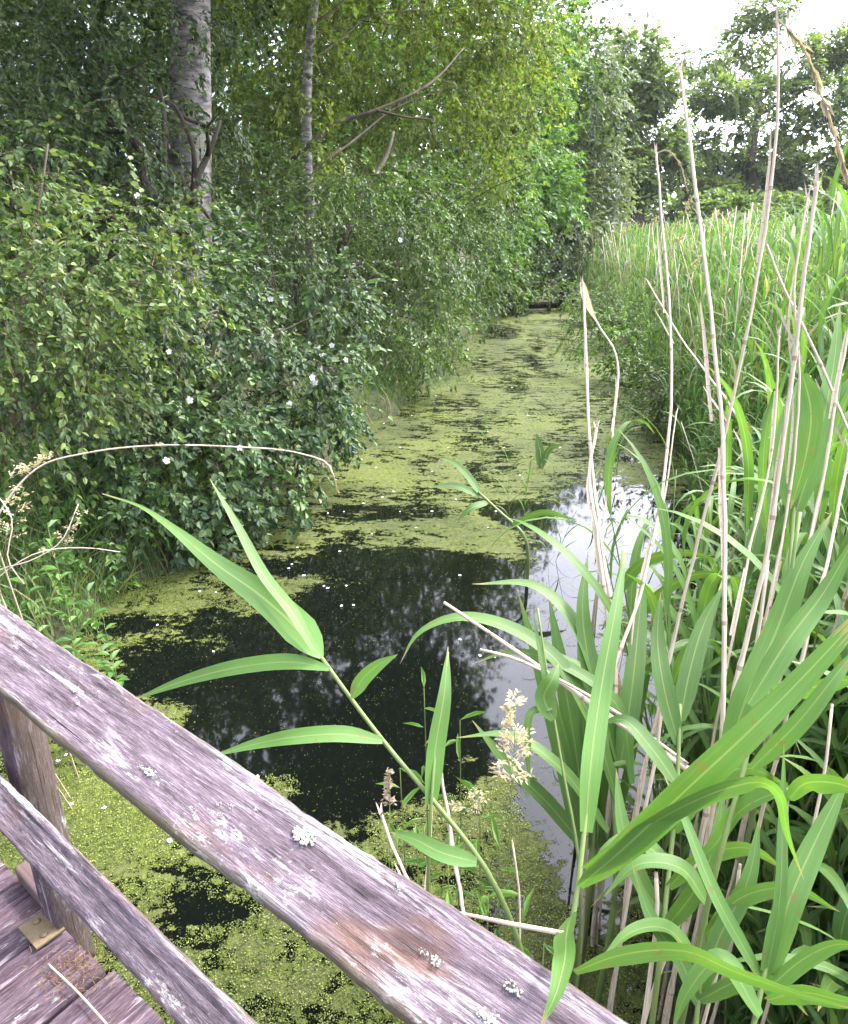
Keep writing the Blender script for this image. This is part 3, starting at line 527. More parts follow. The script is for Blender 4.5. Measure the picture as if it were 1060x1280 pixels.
# shrubs that fill the wood behind
FILL = [('dark_shrub', 'dense dark shrub behind the rose bush below the birch trunk', [bp(120, 320, 7.5, 130, 110, 1), bp(40, 420, 6.8, 120, 130, .8), bp(300, 300, 8.4, 110, 90, .8), bp(200, 480, 7.0, 150, 120, .7), bp(380, 500, 7.6, 60, 70, .5)], 'dark', 21, 40),
        ('hazel_bush', 'mid green bush in the gap between the birch and the sallow', [bp(390, 330, 10.5, 90, 90, .9), bp(330, 260, 10.5, 80, 80, .9), bp(440, 440, 9.8, 60, 50, .6), bp(480, 380, 11, 80, 70, .8)], 'sallow', 22, 34),
        ('woodland_tree', 'dark broad tree deep in the wood behind the big birch', [bp(-50, 100, 12, 220, 220, 1.6), bp(150, 120, 14, 200, 180, 1.8), bp(150, -120, 12, 260, 150, 2), bp(150, 330, 12, 260, 120, 1.4)], 'dark', 23, 11),
        ('maple_tree', 'yellow green tree filling the wood behind the slanting branch', [bp(400, 120, 17, 170, 130, 1.8), bp(560, 180, 18, 130, 110, 1.8), bp(420, 260, 16, 150, 90, 1.5), bp(580, 280, 17, 90, 70, 1.3), bp(640, 40, 19, 90, 110, 2), bp(330, 0, 17, 150, 120, 2), bp(500, 20, 18, 150, 110, 2)], 'bright', 24, 10),
        ('elm_tree', 'dark tall tree closing the wood far back on the left', [bp(a_, b_, 24, 190, 150, 2.5) for a_, b_ in ((-100, 50), (120, 0), (330, 60), (520, 40), (100, 230), (330, 260), (560, 250), (620, 120), (250, -150), (480, -130))], 'dark', 25, 7)]
for nm, lab, bl, mt, sd, dn in FILL:
    c = np.mean([b[:3] for b in bl[:2]], axis=0); g = [c[0], c[1], .35]; far = sd >= 23
    tree(nm, lab, 'bush' if 'bush' in nm or 'shrub' in nm else 'tree', [g, [c[0]+.1, c[1], c[2]*.6+.2], c], .05 if not far else .18, .03, bl, M[mt], M['bark'], S_far(.15, .7, .5, 14) if far else S_near(.06, .65, .32, 11), dn, .22, seed=sd, big=1.6)
# further along the left bank
tree('alder_tree', 'bright green bushy tree along the left bank beyond the sallow', 'tree', [D(640, 340, 20)*[1, 1, 0]+[0, 0, .3], D(640, 250, 20), D(640, 150, 20)], .14, .05, [bp(640, 230, 19, 55, 50, 1), bp(670, 200, 21, 45, 50, 1), bp(615, 170, 20, 50, 60, 1), bp(655, 130, 21, 55, 50, 1), bp(690, 240, 20, 35, 30, .8), bp(700, 90, 23, 35, 60, 1)], M['bright'], M['bark'], S_far(.15, .7, .5, 14), 24, .28, seed=31)
tree('ivy_bush', 'dark ivy covered bush reaching down to the far end of the water', 'bush', [D(640, 380, 19)*[1, 1, 0]+[0, 0, .1], D(640, 350, 19), D(645, 320, 19)], .08, .04, [bp(625, 345, 18.5, 38, 32, .7), bp(645, 365, 18.2, 16, 20, .3), bp(675, 362, 19.5, 40, 9, .4), bp(600, 370, 17.5, 25, 14, .5), bp(655, 310, 20, 40, 30, .8), bp(690, 355, 19.5, 26, 7, .25), bp(665, 350, 19.2, 20, 10, .3)], M['sallow'], M['bark'], S_far(.09, .75, .35, 14), 30, .22, seed=32, crown='foliage')
tree('grey_willow', 'pale grey green willow between the wood and the reed bed', 'tree', [D(715, 290, 26)*[1, 1, 0]+[0, 0, .3], D(718, 220, 26), D(722, 120, 26)], .2, .08, [bp(715, 150, 26, 40, 60, 1.2), bp(735, 220, 26, 45, 40, 1.2), bp(700, 250, 25, 40, 35, 1), bp(740, 110, 27, 35, 60, 1.2), bp(750, 260, 26, 30, 25, 1), bp(705, 300, 24, 50, 25, 1)], M['willow'], M['bark'], S_far(.17, .45, .6, 16, .5), 24, .28, seed=33, down=.6, big=2)
# small wild shrubs and grass at the end of the water
tree('brier_shrub', 'light scrubby bush at the far end of the ditch', 'bush', [D(700, 345, 27)*[1, 1, 0]+[0, 0, .2], D(700, 330, 27), D(700, 310, 27)], .05, .02, [bp(700, 320, 26, 50, 30, .8), bp(745, 330, 26, 45, 25, .8), bp(660, 330, 26, 30, 25, .8)], M['willow'], M['bark'], S_far(.12, .6, .5, 12), 10, .3, seed=36, crown='foliage')
# trees beyond the reed bed
tree('field_oak', 'slender leafy tree standing alone beyond the reed bed', 'tree', [D(797, 290, 36)*[1, 1, 0]+[0, 0, .3], D(796, 240, 36), D(790, 150, 36), D(785, 60, 36)], .42, .14,
     [bp(790, 70, 36, 36, 26, 1.4), bp(765, 105, 36, 26, 22, 1.2), bp(815, 110, 36, 32, 22, 1.2), bp(770, 160, 36, 34, 24, 1.3), bp(820, 165, 36, 34, 22, 1.2), bp(775, 210, 36, 40, 26, 1.3), bp(825, 205, 36, 36, 18, 1.2), bp(795, 130, 37, 30, 30, 1.3), bp(800, 235, 36, 30, 14, 1), bp(838, 185, 36, 20, 14, .8)], M['oak'], M['bark'], S_far(.19, .8, .6, 14), 25, .41, seed=34, big=3)
ob_ = [(880, 70, 40, 18), (930, 50, 40, 20), (985, 80, 45, 24), (1030, 120, 46, 24), (900, 120, 40, 18), (950, 120, 46, 20), (1005, 160, 40, 18), (870, 190, 34, 20), (900, 215, 40, 20), (960, 200, 44, 22), (1020, 215, 44, 24), (930, 160, 34, 16), (1070, 80, 40, 40), (1080, 190, 44, 30), (890, 240, 34, 14), (985, 245, 50, 20), (1045, 60, 34, 18), (960, 15, 30, 14)]
tree('spreading_oak', 'wide oak with bare dark limbs showing at the right edge of the field', 'tree', [D(945, 290, 40)*[1, 1, 0]+[0, 0, .3], D(945, 240, 40), D(940, 190, 40), D(950, 120, 40)], .42, .16, [bp(a_, b_, 40+rng.uniform(-1.5, 1.5), c_*.92, d_*.85, 1.5) for a_, b_, c_, d_ in ob_], M['oak'], M['bark'], S_far(.19, .8, .65, 14), 22, .43, seed=35, big=3, limbs=18, limbr=.22)
for i, (px, w_, h_, dd, lab) in enumerate([(905, 45, 34, 34, 'low dark hawthorn bush under the spreading oak at its left'), (1040, 60, 44, 30, 'dark hawthorn bush at the right edge beyond the reeds'), (850, 40, 18, 42, 'small hedge bush between the two trees beyond the reeds'), (975, 50, 24, 36, 'hedge bush below the trunk of the spreading oak')]):
    tree('hawthorn_bush', lab, 'bush', [D(px, 290, dd)*[1, 1, 0]+[0, 0, .3], D(px, 270, dd), D(px, 255, dd)], .1, .04, [bp(px, 268, dd, w_*.8, h_*.7, 1.2), bp(px-w_*.5, 274, dd, w_*.5, h_*.5, 1), bp(px+w_*.5, 270, dd-1, w_*.5, h_*.6, 1)], M['oak'], M['bark'], S_far(.2, .8, .5, 13), 18, .3, group='hedge bushes beyond the reed bed', seed=41+i, crown='foliage')
mb = MB(); far = [(x_, 60+8*math.sin(x_), 2.2, 6, 4, 2.6+1.4*math.sin(x_*.7)) for x_ in range(-60, 75, 7)]; foliage_mesh(mb, far, 1.6, S_far(.5, .8, 1.5, 12), .5, .2, 50, big=4)
tag(mb.build('woods', [M['oak'], M['twig']], smooth=False), 'distant low line of woodland behind the reed bed', 'woods', kind='stuff')

# ---------------------------------------------------------------- reeds
def stem_path(h, lean, az, n=10):
    t = np.linspace(0, 1, n); r_ = lean*t**1.7*h; return np.stack([r_*math.cos(az), r_*math.sin(az), t*h], 1)
def reed_parts(rg, h, nl, seg=8, wscale=1.0, lscale=1.0, k=6):
    """one green reed: stem arrays and a list of leaf arrays, root at the origin"""
    P = stem_path(h, rg.uniform(.02, .16), rg.uniform(0, 6.28)); st = tube(P, np.linspace(.0042, .0012, len(P))*wscale, k); az = rg.uniform(0, 6.28); leaves = []
    for i in range(nl):
        t = .22+.78*(i+.6)/nl; p = np.array([np.interp(t*h, P[:, 2], P[:, j]) for j in range(3)]); az += math.pi+rg.normal(0, .5); L = lscale*rg.uniform(.32, .52)*(1-.35*abs(t-.65)); w = wscale*rg.uniform(.018, .030)
        e0 = R(rg.uniform(60, 82)) if i < nl-1 else R(86); bend = rg.uniform(.6, 2.2) if rg.random() < .8 else rg.uniform(2.2, 3.2); n = seg+1; tt = np.linspace(0, 1, n); el = e0-bend*tt**1.3; ds = L/seg
        dr = np.concatenate([[0], np.cumsum(np.cos(el[:-1])*ds)]); dz = np.concatenate([[0], np.cumsum(np.sin(el[:-1])*ds)]); sw = rg.normal(0, .25)*dr**2
        Q = np.stack([p[0]+dr*math.cos(az)-sw*math.sin(az), p[1]+dr*math.sin(az)+sw*math.cos(az), p[2]+dz], 1)
        nh = np.stack([-np.sin(el)*math.cos(az), -np.sin(el)*math.sin(az), np.cos(el)], 1)+rg.normal(0, .18, 3)
        leaves.append(ribbon(Q, blade_w(n, w, .3), nh, rg.uniform(.1, .35)))
    return st, leaves
def merge(parts):
    mb = MB()
    for p in parts: mb.add(p['v'], p['q'], p.get('t'), p.get('uv'))
    return np.concatenate(mb.v), np.concatenate(mb.q), np.concatenate(mb.uv)
rg = np.random.default_rng(77)
protos = []
for i in range(16):
    h = rg.uniform(1.25, 2.0); st, lv = reed_parts(rg, h, int(rg.integers(6, 9)), 9, 1.3, 1.25)
    root = empty('green_reed', (0, 0, 0)); MB().add(**st).build('stem', M['stem'], root)
    for l_ in lv: MB().add(**l_).build('leaf', M['reed'], root)
    protos.append((root, list(root.children), h))
def copy_reed(src, kids, loc, rz, sc, tilt):
    r_ = src.copy(); COL.objects.link(r_); r_.location = loc; r_.rotation_euler = (tilt[0], tilt[1], rz); r_.scale = (sc, sc, sc)
    for k in kids: c = k.copy(); COL.objects.link(c); c.parent = r_
    return r_
GL = 'green reed with long drooping leaves in the dense stand on the right bank'
spots = []
tries = 0
while len(spots) < 205 and tries < 60000:
    tries += 1
    y = .55+3.9*rg.random()**.9; x = xr(y)+rg.uniform(-.12, 2.2)*rg.random()**.7+.0
    d = y*math.cos(PITCH)+.6
    if x < .55 or x/d > .66: continue
    if y < 1.3 and x < .75: continue
    if any((x-a_)**2+(y-b_)**2 < .055**2 for a_, b_ in spots): continue
    spots.append((x, y))
spots += [(G(px, py)[0], G(px, py)[1]) for px, py in ((640, 665), (655, 650), (700, 640), (735, 650), (770, 600), (735, 560), (780, 520), (690, 700), (610, 560), (745, 600), (720, 900), (770, 860), (800, 780), (690, 770), (750, 720))]
for _ in range(80): y = rg.uniform(.6, 2.3); spots.append((rg.uniform(.6, 1.3)+.12*y, y))
used = set()
for i, (x, y) in enumerate(spots):
    k = int(rg.integers(0, 16)); root, kids, h = protos[k]; z = max(float(ground_z(np.array(x), np.array(y))), -.12)-.02
    edge = x-float(xr(np.array(y))); sc = rg.uniform(.8, 1.08)*min(1, .55+.55*max(edge, 0)); 
    if 205 <= i < 220: sc = min(sc, .9)*(.75 if y > 4 else .65)
    if h*sc > 1.55 and y < 3.5: sc = rg.uniform(1.25, 1.6)/h
    if y < 2.3 and x < 1.6: sc = rg.uniform(.85, 1.42)/h
    tilt = (rg.normal(0, .07), rg.normal(-.06, .08))
    if k not in used: used.add(k); r_ = root; r_.location = (x, y, z); r_.rotation_euler = (*tilt, rg.uniform(0, 6.28)); r_.scale = (sc,)*3
    else: r_ = copy_reed(root, kids, (x, y, z), rg.uniform(0, 6.28), sc, tilt)
    tag(r_, GL, 'reed', 'green reeds standing on the right bank')
# far reed bed: one mass
def reed_mass(n, area, rgs, hs=(.95, 1.9), seg=4, npro=14, sparse=None, ws=.95, nl=(4, 8)):
    pr = [merge([p for s_, l_ in [reed_parts(rgs, 1.0, int(rgs.integers(*nl)), seg, ws/1.7, 1/1.7, 3)] for p in [s_]+l_]) for _ in range(npro)]
    mb = MB(); P = area(n); h = rgs.uniform(*hs, len(P))*np.clip(.60+.62*(P[:, 0]-xr(P[:, 1])), .55, 1); a_ = rgs.uniform(0, 6.28, len(P)); z = ground_z(P[:, 0], P[:, 1])-.03
    wh = rgs.integers(0, npro, len(P)); T = np.stack([P[:, 0], P[:, 1], np.maximum(z, -.05)], 1); c, s_ = np.cos(a_), np.sin(a_); lx, ly = rgs.normal(0, .09, (2, len(P)))
    Mx = np.zeros((len(P), 3, 3)); Mx[:, 0, 0] = c; Mx[:, 0, 1] = -s_; Mx[:, 1, 0] = s_; Mx[:, 1, 1] = c; Mx[:, 2, 2] = 1; Mx[:, 0, 2] = lx; Mx[:, 1, 2] = ly
    for k in range(npro):
        m = wh == k; V, Q = inst(pr[k][0], pr[k][1], Mx[m], T[m], h[m]); mb.add(V, Q, uv=np.tile(pr[k][2], (m.sum(), 1)))
    return mb
def area_far(n):
    y = 3.9+24*rg.random(n*2)**1.05; x = xr(y)+rg.uniform(-.02, 1, n*2)*(2.2+.62*y); k = (x/(y*.93+.7) < .64) & ((y > 5.0) | (x > xr(y)+.1)); return np.stack([x, y], 1)[k][:n]
mb = reed_mass(12500, area_far, rg)
def area_end(n):
    y = 25+14*rg.random(n); x = rg.uniform(2.2, 24, n); return np.stack([x, y], 1)
m2 = reed_mass(2600, area_end, rg, (1.1, 1.7), 3)
for v_, q_, u_ in zip(m2.v, [q for q in m2.q], m2.uv): pass
off = mb.n
for k in range(len(m2.v)): mb.v.append(m2.v[k]); mb.uv.append(m2.uv[k]); mb.q.append(m2.q[k]+off); mb.qm.append(m2.qm[k])
tag(mb.build('reed_bed', M['reedfar']), 'wide bed of green reeds stretching away on the right of the ditch', 'reeds', kind='stuff')
# undergrowth low on the right bank, between the stems
def area_low(n):
    y = .45+7*rg.random(n)**1.3; x = xr(y)+rg.uniform(-.05, 2.6, n); return np.stack([x, y], 1)[(x > .72)]
mb = reed_mass(4200, area_low, rg, (.5, 1.25), 6, ws=1.9)
def area_near(n):
    y = .35+1.6*rg.random(n); x = .62+1.5*rg.random(n)+.1*y; return np.stack([x, y], 1)
m3 = reed_mass(1000, area_near, rg, (.8, 1.35), 7, ws=2.1)
for k in range(len(m3.v)): mb.v.append(m3.v[k]); mb.uv.append(m3.uv[k])
base_n = mb.n; acc = 0
for k in range(len(m3.q)): mb.q.append(m3.q[k]+base_n); mb.qm.append(m3.qm[k])
tag(mb.build('undergrowth', M['reed']), 'low green leafy undergrowth between the stems on the right bank', 'undergrowth', kind='stuff')
for i, (px, py, sc_, lab) in enumerate([(770, 425, 1.0, 'dark leafy waterside bush at the foot of the far reeds'), (800, 470, .8, 'low leafy plant on the right waterline behind the slender dead stem'), (745, 395, .8, 'small leafy bush on the right bank near the black post'), (790, 385, 1.1, 'leafy bush among the reeds left of the slender dead stem'), (835, 520, .7, 'leafy plant at the foot of the reeds below the slanting dead stem')]):
    g = G(px, py, .2); d = np.dot(g-CAM, FWD); c = g+[0, .3, .25*sc_]; bl = [(c[0]+rng.normal(0, .35)*sc_, c[1]+rng.normal(0, .4), c[2]+rng.uniform(-.05, .35)*sc_, .42*sc_, .4*sc_, .32*sc_) for _ in range(5)]
    tree('waterside_bush', lab, 'bush', [g*[1, 1, 0]+[0, .3, .05], c*.5+(g+[0, .3, 0])*.5, c], .02, .01, bl, M['bright'] if i % 2 else M['sallow'], M['twig'], S_near(.06, .5, .28, 12, .3), 40, .3, seed=70+i, crown='foliage', group='leafy bushes on the right waterline')
# dead stems and plumes in the far bed
mb = MB(); pl_ = MB()
for k in range(900):
    y = 4+22*rg.random(); x = float(xr(np.array(y)))+rg.uniform(0, 1)*(2+.6*y); z = float(ground_z(np.array(x), np.array(y))); h = rg.uniform(1.0, 2.15); P = stem_path(h, rg.uniform(0, .3), rg.uniform(0, 6.28), 5)+[x, y, z]
    mb.add(**tube(P, np.linspace(.0055, .003, 5)*(1+y*.06), 4))
    if rg.random() < .3:
        e = P[-1]; az = rg.uniform(-.6, .6)+.2; m = 26; t = rg.random(m); c_ = e+np.stack([t*.10*math.cos(az), t*.05*math.sin(az), t*.22-.10*t*t], 1); dv = np.stack([rg.normal(.3, .6, m), rg.normal(0, .6, m), rg.normal(-.1, .5, m)], 1)
        v_, q_ = inst(*diamond_tpl(.28), frames(dv), c_, rg.uniform(.05, .11, m)*(1-.4*t)*(1 if y > 8 else .6)); pl_.add(v_, q_)
o = mb.build('dead_reeds', M['straw']); tag(o, 'dry brown reed stems scattered through the far reed bed', 'reeds', kind='stuff')
tag(pl_.build('reed_plumes', M['plume'], smooth=False), 'feathery tan seed plumes along the top of the reed bed', 'plumes', kind='stuff')
# litter of dry stems low in the near stand
for k in range(55):
    y = .7+4.9*rg.random(); x = float(xr(np.array(y)))+rg.uniform(-.1, 1.6)
    if x < .75: continue
    z = max(float(ground_z(np.array(x), np.array(y))), 0)-.01; h = rg.uniform(.5, 1.35); P = stem_path(h, rg.uniform(.0, .35), rg.uniform(0, 6.28), 8)+[x, y, z]; P += np.array([0, 0, 0])
    ob = MB().add(**tube(P, np.linspace(.0036, .0018, 8), 6)).build('dry_reed', M['straw'], origin=P[0]); tag(ob, 'short dry straw coloured reed stem among the green reeds on the right bank', 'reed', 'dry broken stems among the right bank reeds')

# ---------------------------------------------------------------- the plants closest to the camera
VIEW = lambda p: nrm(CAM-np.asarray(p))
def pxleaf(pts, wpx, roll=0.0, n=22, base=.45, fold=.22, prof=None):
    """a blade through points (px, py, distance); wpx is its widest width as seen"""
    C = cat([D(*p) for p in pts], n); d = np.mean([p[2] for p in pts]); w = blade_w(n, wpx/F*d, base) if prof is None else np.interp(np.linspace(0, 1, n), *prof)*wpx/F*d/2
    T = nrm(np.gradient(C, axis=0)); v = nrm(CAM-C); S = np.cross(T, v); nh = v*math.cos(roll)+nrm(S)*math.sin(roll); return ribbon(C, w, nh, fold)
def ground_to(p, dx=.0, dy=.12): 
    x, y = p[0]+dx, p[1]+dy; return np.array([x, y, max(float(ground_z(np.array(x), np.array(y))), -.3)-.03])
def hero(name, label, cat_, stem, rpx, leaves, mat=None, smat=None, tubek=8, root_off=(.02, .12), extra=None, group=None):
    P = [D(*p) for p in stem]; low = ground_to(P[-1], *root_off); mid = P[-1]*.45+low*.55+nrm(P[-1]-P[-2])*.05*np.linalg.norm(P[-1]-low); C = cat(P+[mid, low], 40); d = np.mean([p[2] for p in stem])
    root = empty(name, low); tag(root, label, cat_, group)
    w = np.linspace(.55, 1.15, 40)*rpx/F*d/2; MB().add(**tube(C, w, tubek)).build('stem', smat or M['stem'], root, origin=low)
    for lf in leaves: MB().add(**pxleaf(**lf)).build('leaf', mat or M['reed'], root, origin=low)
    if extra: extra(root, low)
    return root
def lf(pts, w, roll=0.0, **k): return dict(pts=pts, wpx=w, roll=roll, **k)
M['reedfresh'] = leaf_mat('fresh_reed_leaf', [(.07, .16, .04), (.105, .22, .05), (.14, .27, .06)], .34, .52, .35, True, patch=4)  # fresh green leaf colour, narrower in range, for some of the closest reeds
hero('leaning_reed', 'fresh green reed leaning over the dark water with one broad pointed leaf at its top', 'reed', [(402, 822, 1.25), (440, 875, 1.23), (482, 930, 1.21), (545, 1005, 1.18), (600, 1075, 1.15)], 9,
     [lf([(402, 822, 1.25), (375, 790, 1.27), (330, 748, 1.3), (270, 705, 1.33), (215, 660, 1.36), (175, 633, 1.38), (128, 617, 1.38)], 44, .35, prof=([0, .05, .12, .3, .5, .7, .85, 1], [.15, .7, 1, .85, .55, .25, .1, .03]), n=34),
      lf([(392, 812, 1.24), (365, 765, 1.26), (330, 720, 1.3), (295, 655, 1.33), (262, 598, 1.36)], 17, .5), lf([(412, 836, 1.24), (370, 828, 1.25), (310, 832, 1.27), (240, 848, 1.28), (163, 876, 1.28)], 21, .3, base=.3),
      lf([(478, 926, 1.2), (430, 918, 1.18), (370, 921, 1.18), (320, 930, 1.2), (262, 946, 1.2)], 21, .3, base=.4), lf([(440, 873, 1.22), (452, 850, 1.22), (470, 833, 1.22), (497, 818, 1.23)], 20, .4, base=.2), lf([(596, 1078, 1.1), (550, 1065, 1.1), (520, 1050, 1.12), (488, 1040, 1.14)], 22, .2)], mat=M['reedfresh'], root_off=(.22, -.02))
hero('broad_leaved_reed', 'tall reed with the widest arching green leaf close beside the handrail end', 'reed', [(780, 690, .98), (758, 800, .92), (742, 930, .86), (730, 1040, .82), (722, 1110, .8), (714, 1160, .78)], 9,
     [lf([(724, 1108, .80), (780, 1060, .76), (860, 985, .72), (930, 920, .70), (1000, 850, .7), (1075, 770, .7)], 46, .55, base=.25, n=34, fold=.16, prof=([0, .08, .25, .5, .8, 1], [.25, .7, 1, .95, .7, .4])),
      lf([(728, 1085, .80), (790, 1045, .76), (850, 1010, .72), (910, 985, .70), (950, 978, .70), (973, 992, .71), (984, 1040, .72), (1005, 1100, .74)], 34, .9, base=.2, n=34, fold=.14),
      lf([(732, 1040, .82), (738, 960, .84), (750, 870, .88), (768, 770, .92), (782, 688, .98)], 27, .35, base=.55, fold=.3), lf([(714, 1145, .72), (708, 1170, .64), (704, 1210, .58), (694, 1245, .56), (674, 1286, .55)], 38, .3, base=.35, n=26),
      lf([(718, 1215, .66), (770, 1195, .65), (850, 1188, .66), (920, 1215, .68), (990, 1240, .70), (1070, 1262, .72)], 36, .9, base=.3, n=30, fold=.14)], mat=M['reedfresh'], root_off=(.08, .3))
hero('upright_reed', 'bright upright reed blade beside the cream seed head', 'reed', [(560, 815, 1.25), (548, 900, 1.22), (540, 990, 1.18)], 6, [lf([(538, 1005, 1.18), (545, 930, 1.2), (555, 870, 1.22), (560, 808, 1.26)], 24, .4, base=.6)], mat=M['reedfresh'])
hero('flag_reed', 'bright green reed fanning up at the right edge above the wide leaf', 'reed', [(1000, 640, 1.0), (965, 850, .98), (945, 900, .95), (930, 960, .92), (905, 1050, .9)], 9,
     [lf([(905, 960, .95), (930, 880, .95), (970, 790, .98), (1005, 700, 1.0), (1040, 640, 1.02)], 40, .45, base=.35, fold=.2), lf([(935, 880, .9), (985, 800, .92), (1030, 740, .95), (1075, 660, .95)], 36, .6, base=.35), lf([(940, 960, .9), (1000, 900, .88), (1040, 850, .88), (1080, 800, .9)], 28, .6),
      lf([(965, 860, .96), (1010, 860, .92), (1060, 850, .9), (1090, 860, .9)], 34, .9)], mat=M['reedfresh'], root_off=(.1, .2))
hero('folded_leaf_reed', 'reed with a pale green leaf hanging down from a sharp fold at the right', 'reed', [(1012, 470, 1.35), (1000, 560, 1.33), (992, 640, 1.3), (985, 740, 1.25), (965, 900, 1.2)], 8,
     [lf([(1004, 468, 1.3), (1014, 520, 1.25), (1005, 580, 1.24), (988, 636, 1.25)], 32, .35, base=.3, n=26), lf([(990, 640, 1.3), (982, 580, 1.32), (985, 530, 1.33), (1000, 470, 1.35)], 30, .2, base=.3), lf([(995, 640, 1.3), (1020, 560, 1.3), (1040, 470, 1.32), (1050, 380, 1.35)], 28, .4)], mat=M['reedfresh'], root_off=(.05, .2))
hero('arching_reed', 'reed whose long narrow leaves arch left over the water in the middle', 'reed', [(745, 850, 1.7), (760, 940, 1.65), (770, 1040, 1.6)], 10,
     [lf([(772, 1000, 1.6), (735, 890, 1.62), (690, 820, 1.66), (630, 782, 1.7), (570, 772, 1.72), (522, 793, 1.72), (500, 830, 1.7)], 24, .75, base=.5, n=30), lf([(775, 960, 1.65), (750, 860, 1.7), (715, 775, 1.75), (670, 733, 1.8), (590, 730, 1.8)], 24, .75, n=30, base=.5),
      lf([(790, 980, 1.6), (770, 880, 1.62), (700, 830, 1.66), (640, 815, 1.7), (590, 830, 1.7)], 18, .7, n=26), lf([(760, 1040, 1.58), (700, 960, 1.58), (640, 920, 1.6), (570, 922, 1.6)], 20, .8, n=26),
      lf([(775, 960, 1.65), (790, 860, 1.7), (800, 760, 1.8), (805, 700, 1.85)], 26, .3), lf([(765, 960, 1.65), (740, 850, 1.7), (728, 760, 1.75), (735, 690, 1.8)], 24, .3)])
hero('sedge_clump', 'dark green sword leaved clump rising from the water behind the arching leaves', 'sedge', [(745, 1010, 1.9), (745, 1030, 1.9), (742, 1060, 1.9)], 16,
     [lf([(740+dx*.25, 1060, 1.9), (735+dx*.6, 960, 1.92), (725+dx, 850, 1.95), (715+dx*1.5, 740, 2.0)], 26, .4+.02*dx, base=.8, n=20) for dx in (-45, -20, 5, 30, 55, 80)]+[lf([(730, 1060, 1.88), (690, 1010, 1.9), (630, 950, 1.9), (590, 900, 1.92)], 22, .5, n=20), lf([(900, 700, 1.9), (850, 690, 1.9), (800, 705, 1.9), (765, 750, 1.9)][::-1], 20, .8, n=20), lf([(930, 722, 1.8), (870, 718, 1.8), (820, 745, 1.85), (775, 800, 1.9)][::-1], 20, .8, n=20)], root_off=(.0, .05))
hero('drooping_reed', 'reed with wide leaves bending to the right near the bottom corner', 'reed', [(985, 985, .85), (975, 1100, .82), (955, 1220, .8), (940, 1290, .78)], 10,
     [lf([(985, 1000, .85), (1010, 978, .82), (1050, 980, .8), (1090, 1000, .8)], 36, .8), lf([(960, 1215, .8), (985, 1130, .8), (1020, 1050, .82), (1065, 960, .84)], 34, .4, base=.6), lf([(955, 1235, .8), (975, 1120, .8), (978, 1020, .82), (980, 930, .84)], 15, .3), lf([(955, 1230, .8), (890, 1110, .82), (850, 1010, .86), (828, 965, .88)], 17, .4),
      lf([(955, 1240, .8), (1010, 1195, .8), (1050, 1180, .8), (1090, 1190, .8)], 32, .9), lf([(960, 1250, .78), (1000, 1240, .76), (1050, 1250, .76), (1100, 1260, .76)], 36, .9), lf([(985, 985, .85), (930, 1010, .9), (890, 1060, .95), (850, 1090, 1)], 32, .8), lf([(950, 1270, .78), (900, 1200, .8), (860, 1240, .8), (840, 1290, .8)], 30, .7)], mat=M['reedfresh'], root_off=(.12, .15))
hero('tangled_reed', 'green reed with many crossing leaves low between the wide leaf and the handrail end', 'reed', [(850, 880, 1.15), (846, 990, 1.1), (835, 1100, 1.05), (828, 1170, 1.0)], 9,
     [lf([(846, 980, 1.1), (810, 930, 1.12), (780, 900, 1.15), (750, 905, 1.18)], 24, .6), lf([(842, 1040, 1.08), (880, 985, 1.06), (930, 960, 1.05), (990, 985, 1.05)], 28, .7), lf([(838, 1080, 1.06), (790, 1050, 1.06), (760, 1065, 1.05), (735, 1110, 1.04)], 26, .7),
      lf([(834, 1110, 1.05), (880, 1070, 1.02), (935, 1060, 1.0), (985, 1090, 1.0)], 30, .8), lf([(830, 1150, 1.02), (800, 1100, 1.02), (778, 1030, 1.04), (770, 960, 1.07)], 22, .3), lf([(828, 1165, 1.0), (870, 1110, .98), (895, 1050, .98), (905, 980, 1.0)], 24, .3), lf([(850, 900, 1.15), (862, 840, 1.17), (880, 780, 1.2), (905, 730, 1.22)], 26, .3), lf([(848, 930, 1.13), (830, 860, 1.15), (822, 800, 1.18), (826, 740, 1.2)], 24, .3)], root_off=(.06, .12))
hero('tangled_reed', 'green reed with crossing leaves at the bottom of the view right of the handrail end', 'reed', [(890, 1080, .98), (880, 1170, .95), (872, 1260, .92)], 9,
     [lf([(884, 1130, .96), (850, 1085, .96), (800, 1080, .96), (755, 1120, .96)], 28, .8), lf([(880, 1170, .95), (930, 1120, .93), (990, 1110, .92), (1050, 1140, .92)], 30, .8), lf([(876, 1210, .94), (830, 1160, .92), (790, 1165, .9), (750, 1200, .88)], 28, .8), lf([(874, 1240, .93), (900, 1170, .93), (935, 1100, .94), (950, 1020, .96)], 26, .3), lf([(872, 1255, .92), (850, 1200, .92), (815, 1150, .93), (790, 1080, .95)], 22, .4), lf([(874, 1250, .92), (930, 1225, .9), (975, 1230, .88), (1010, 1270, .87)], 30, .8)], root_off=(.06, .1))
hero('thin_reed', 'slim young reed with a pale top leaf standing behind the seed head', 'reed', [(672, 760, 1.35), (685, 850, 1.32), (705, 970, 1.28), (720, 1050, 1.25)], 5, [lf([(692, 900, 1.3), (680, 870, 1.3), (690, 850, 1.3), (698, 830, 1.32)], 26, .3, base=.3), lf([(690, 890, 1.3), (678, 830, 1.32), (665, 760, 1.36)], 8, .3), lf([(690, 885, 1.3), (665, 890, 1.3), (660, 930, 1.28), (662, 985, 1.26)], 11, .4)])
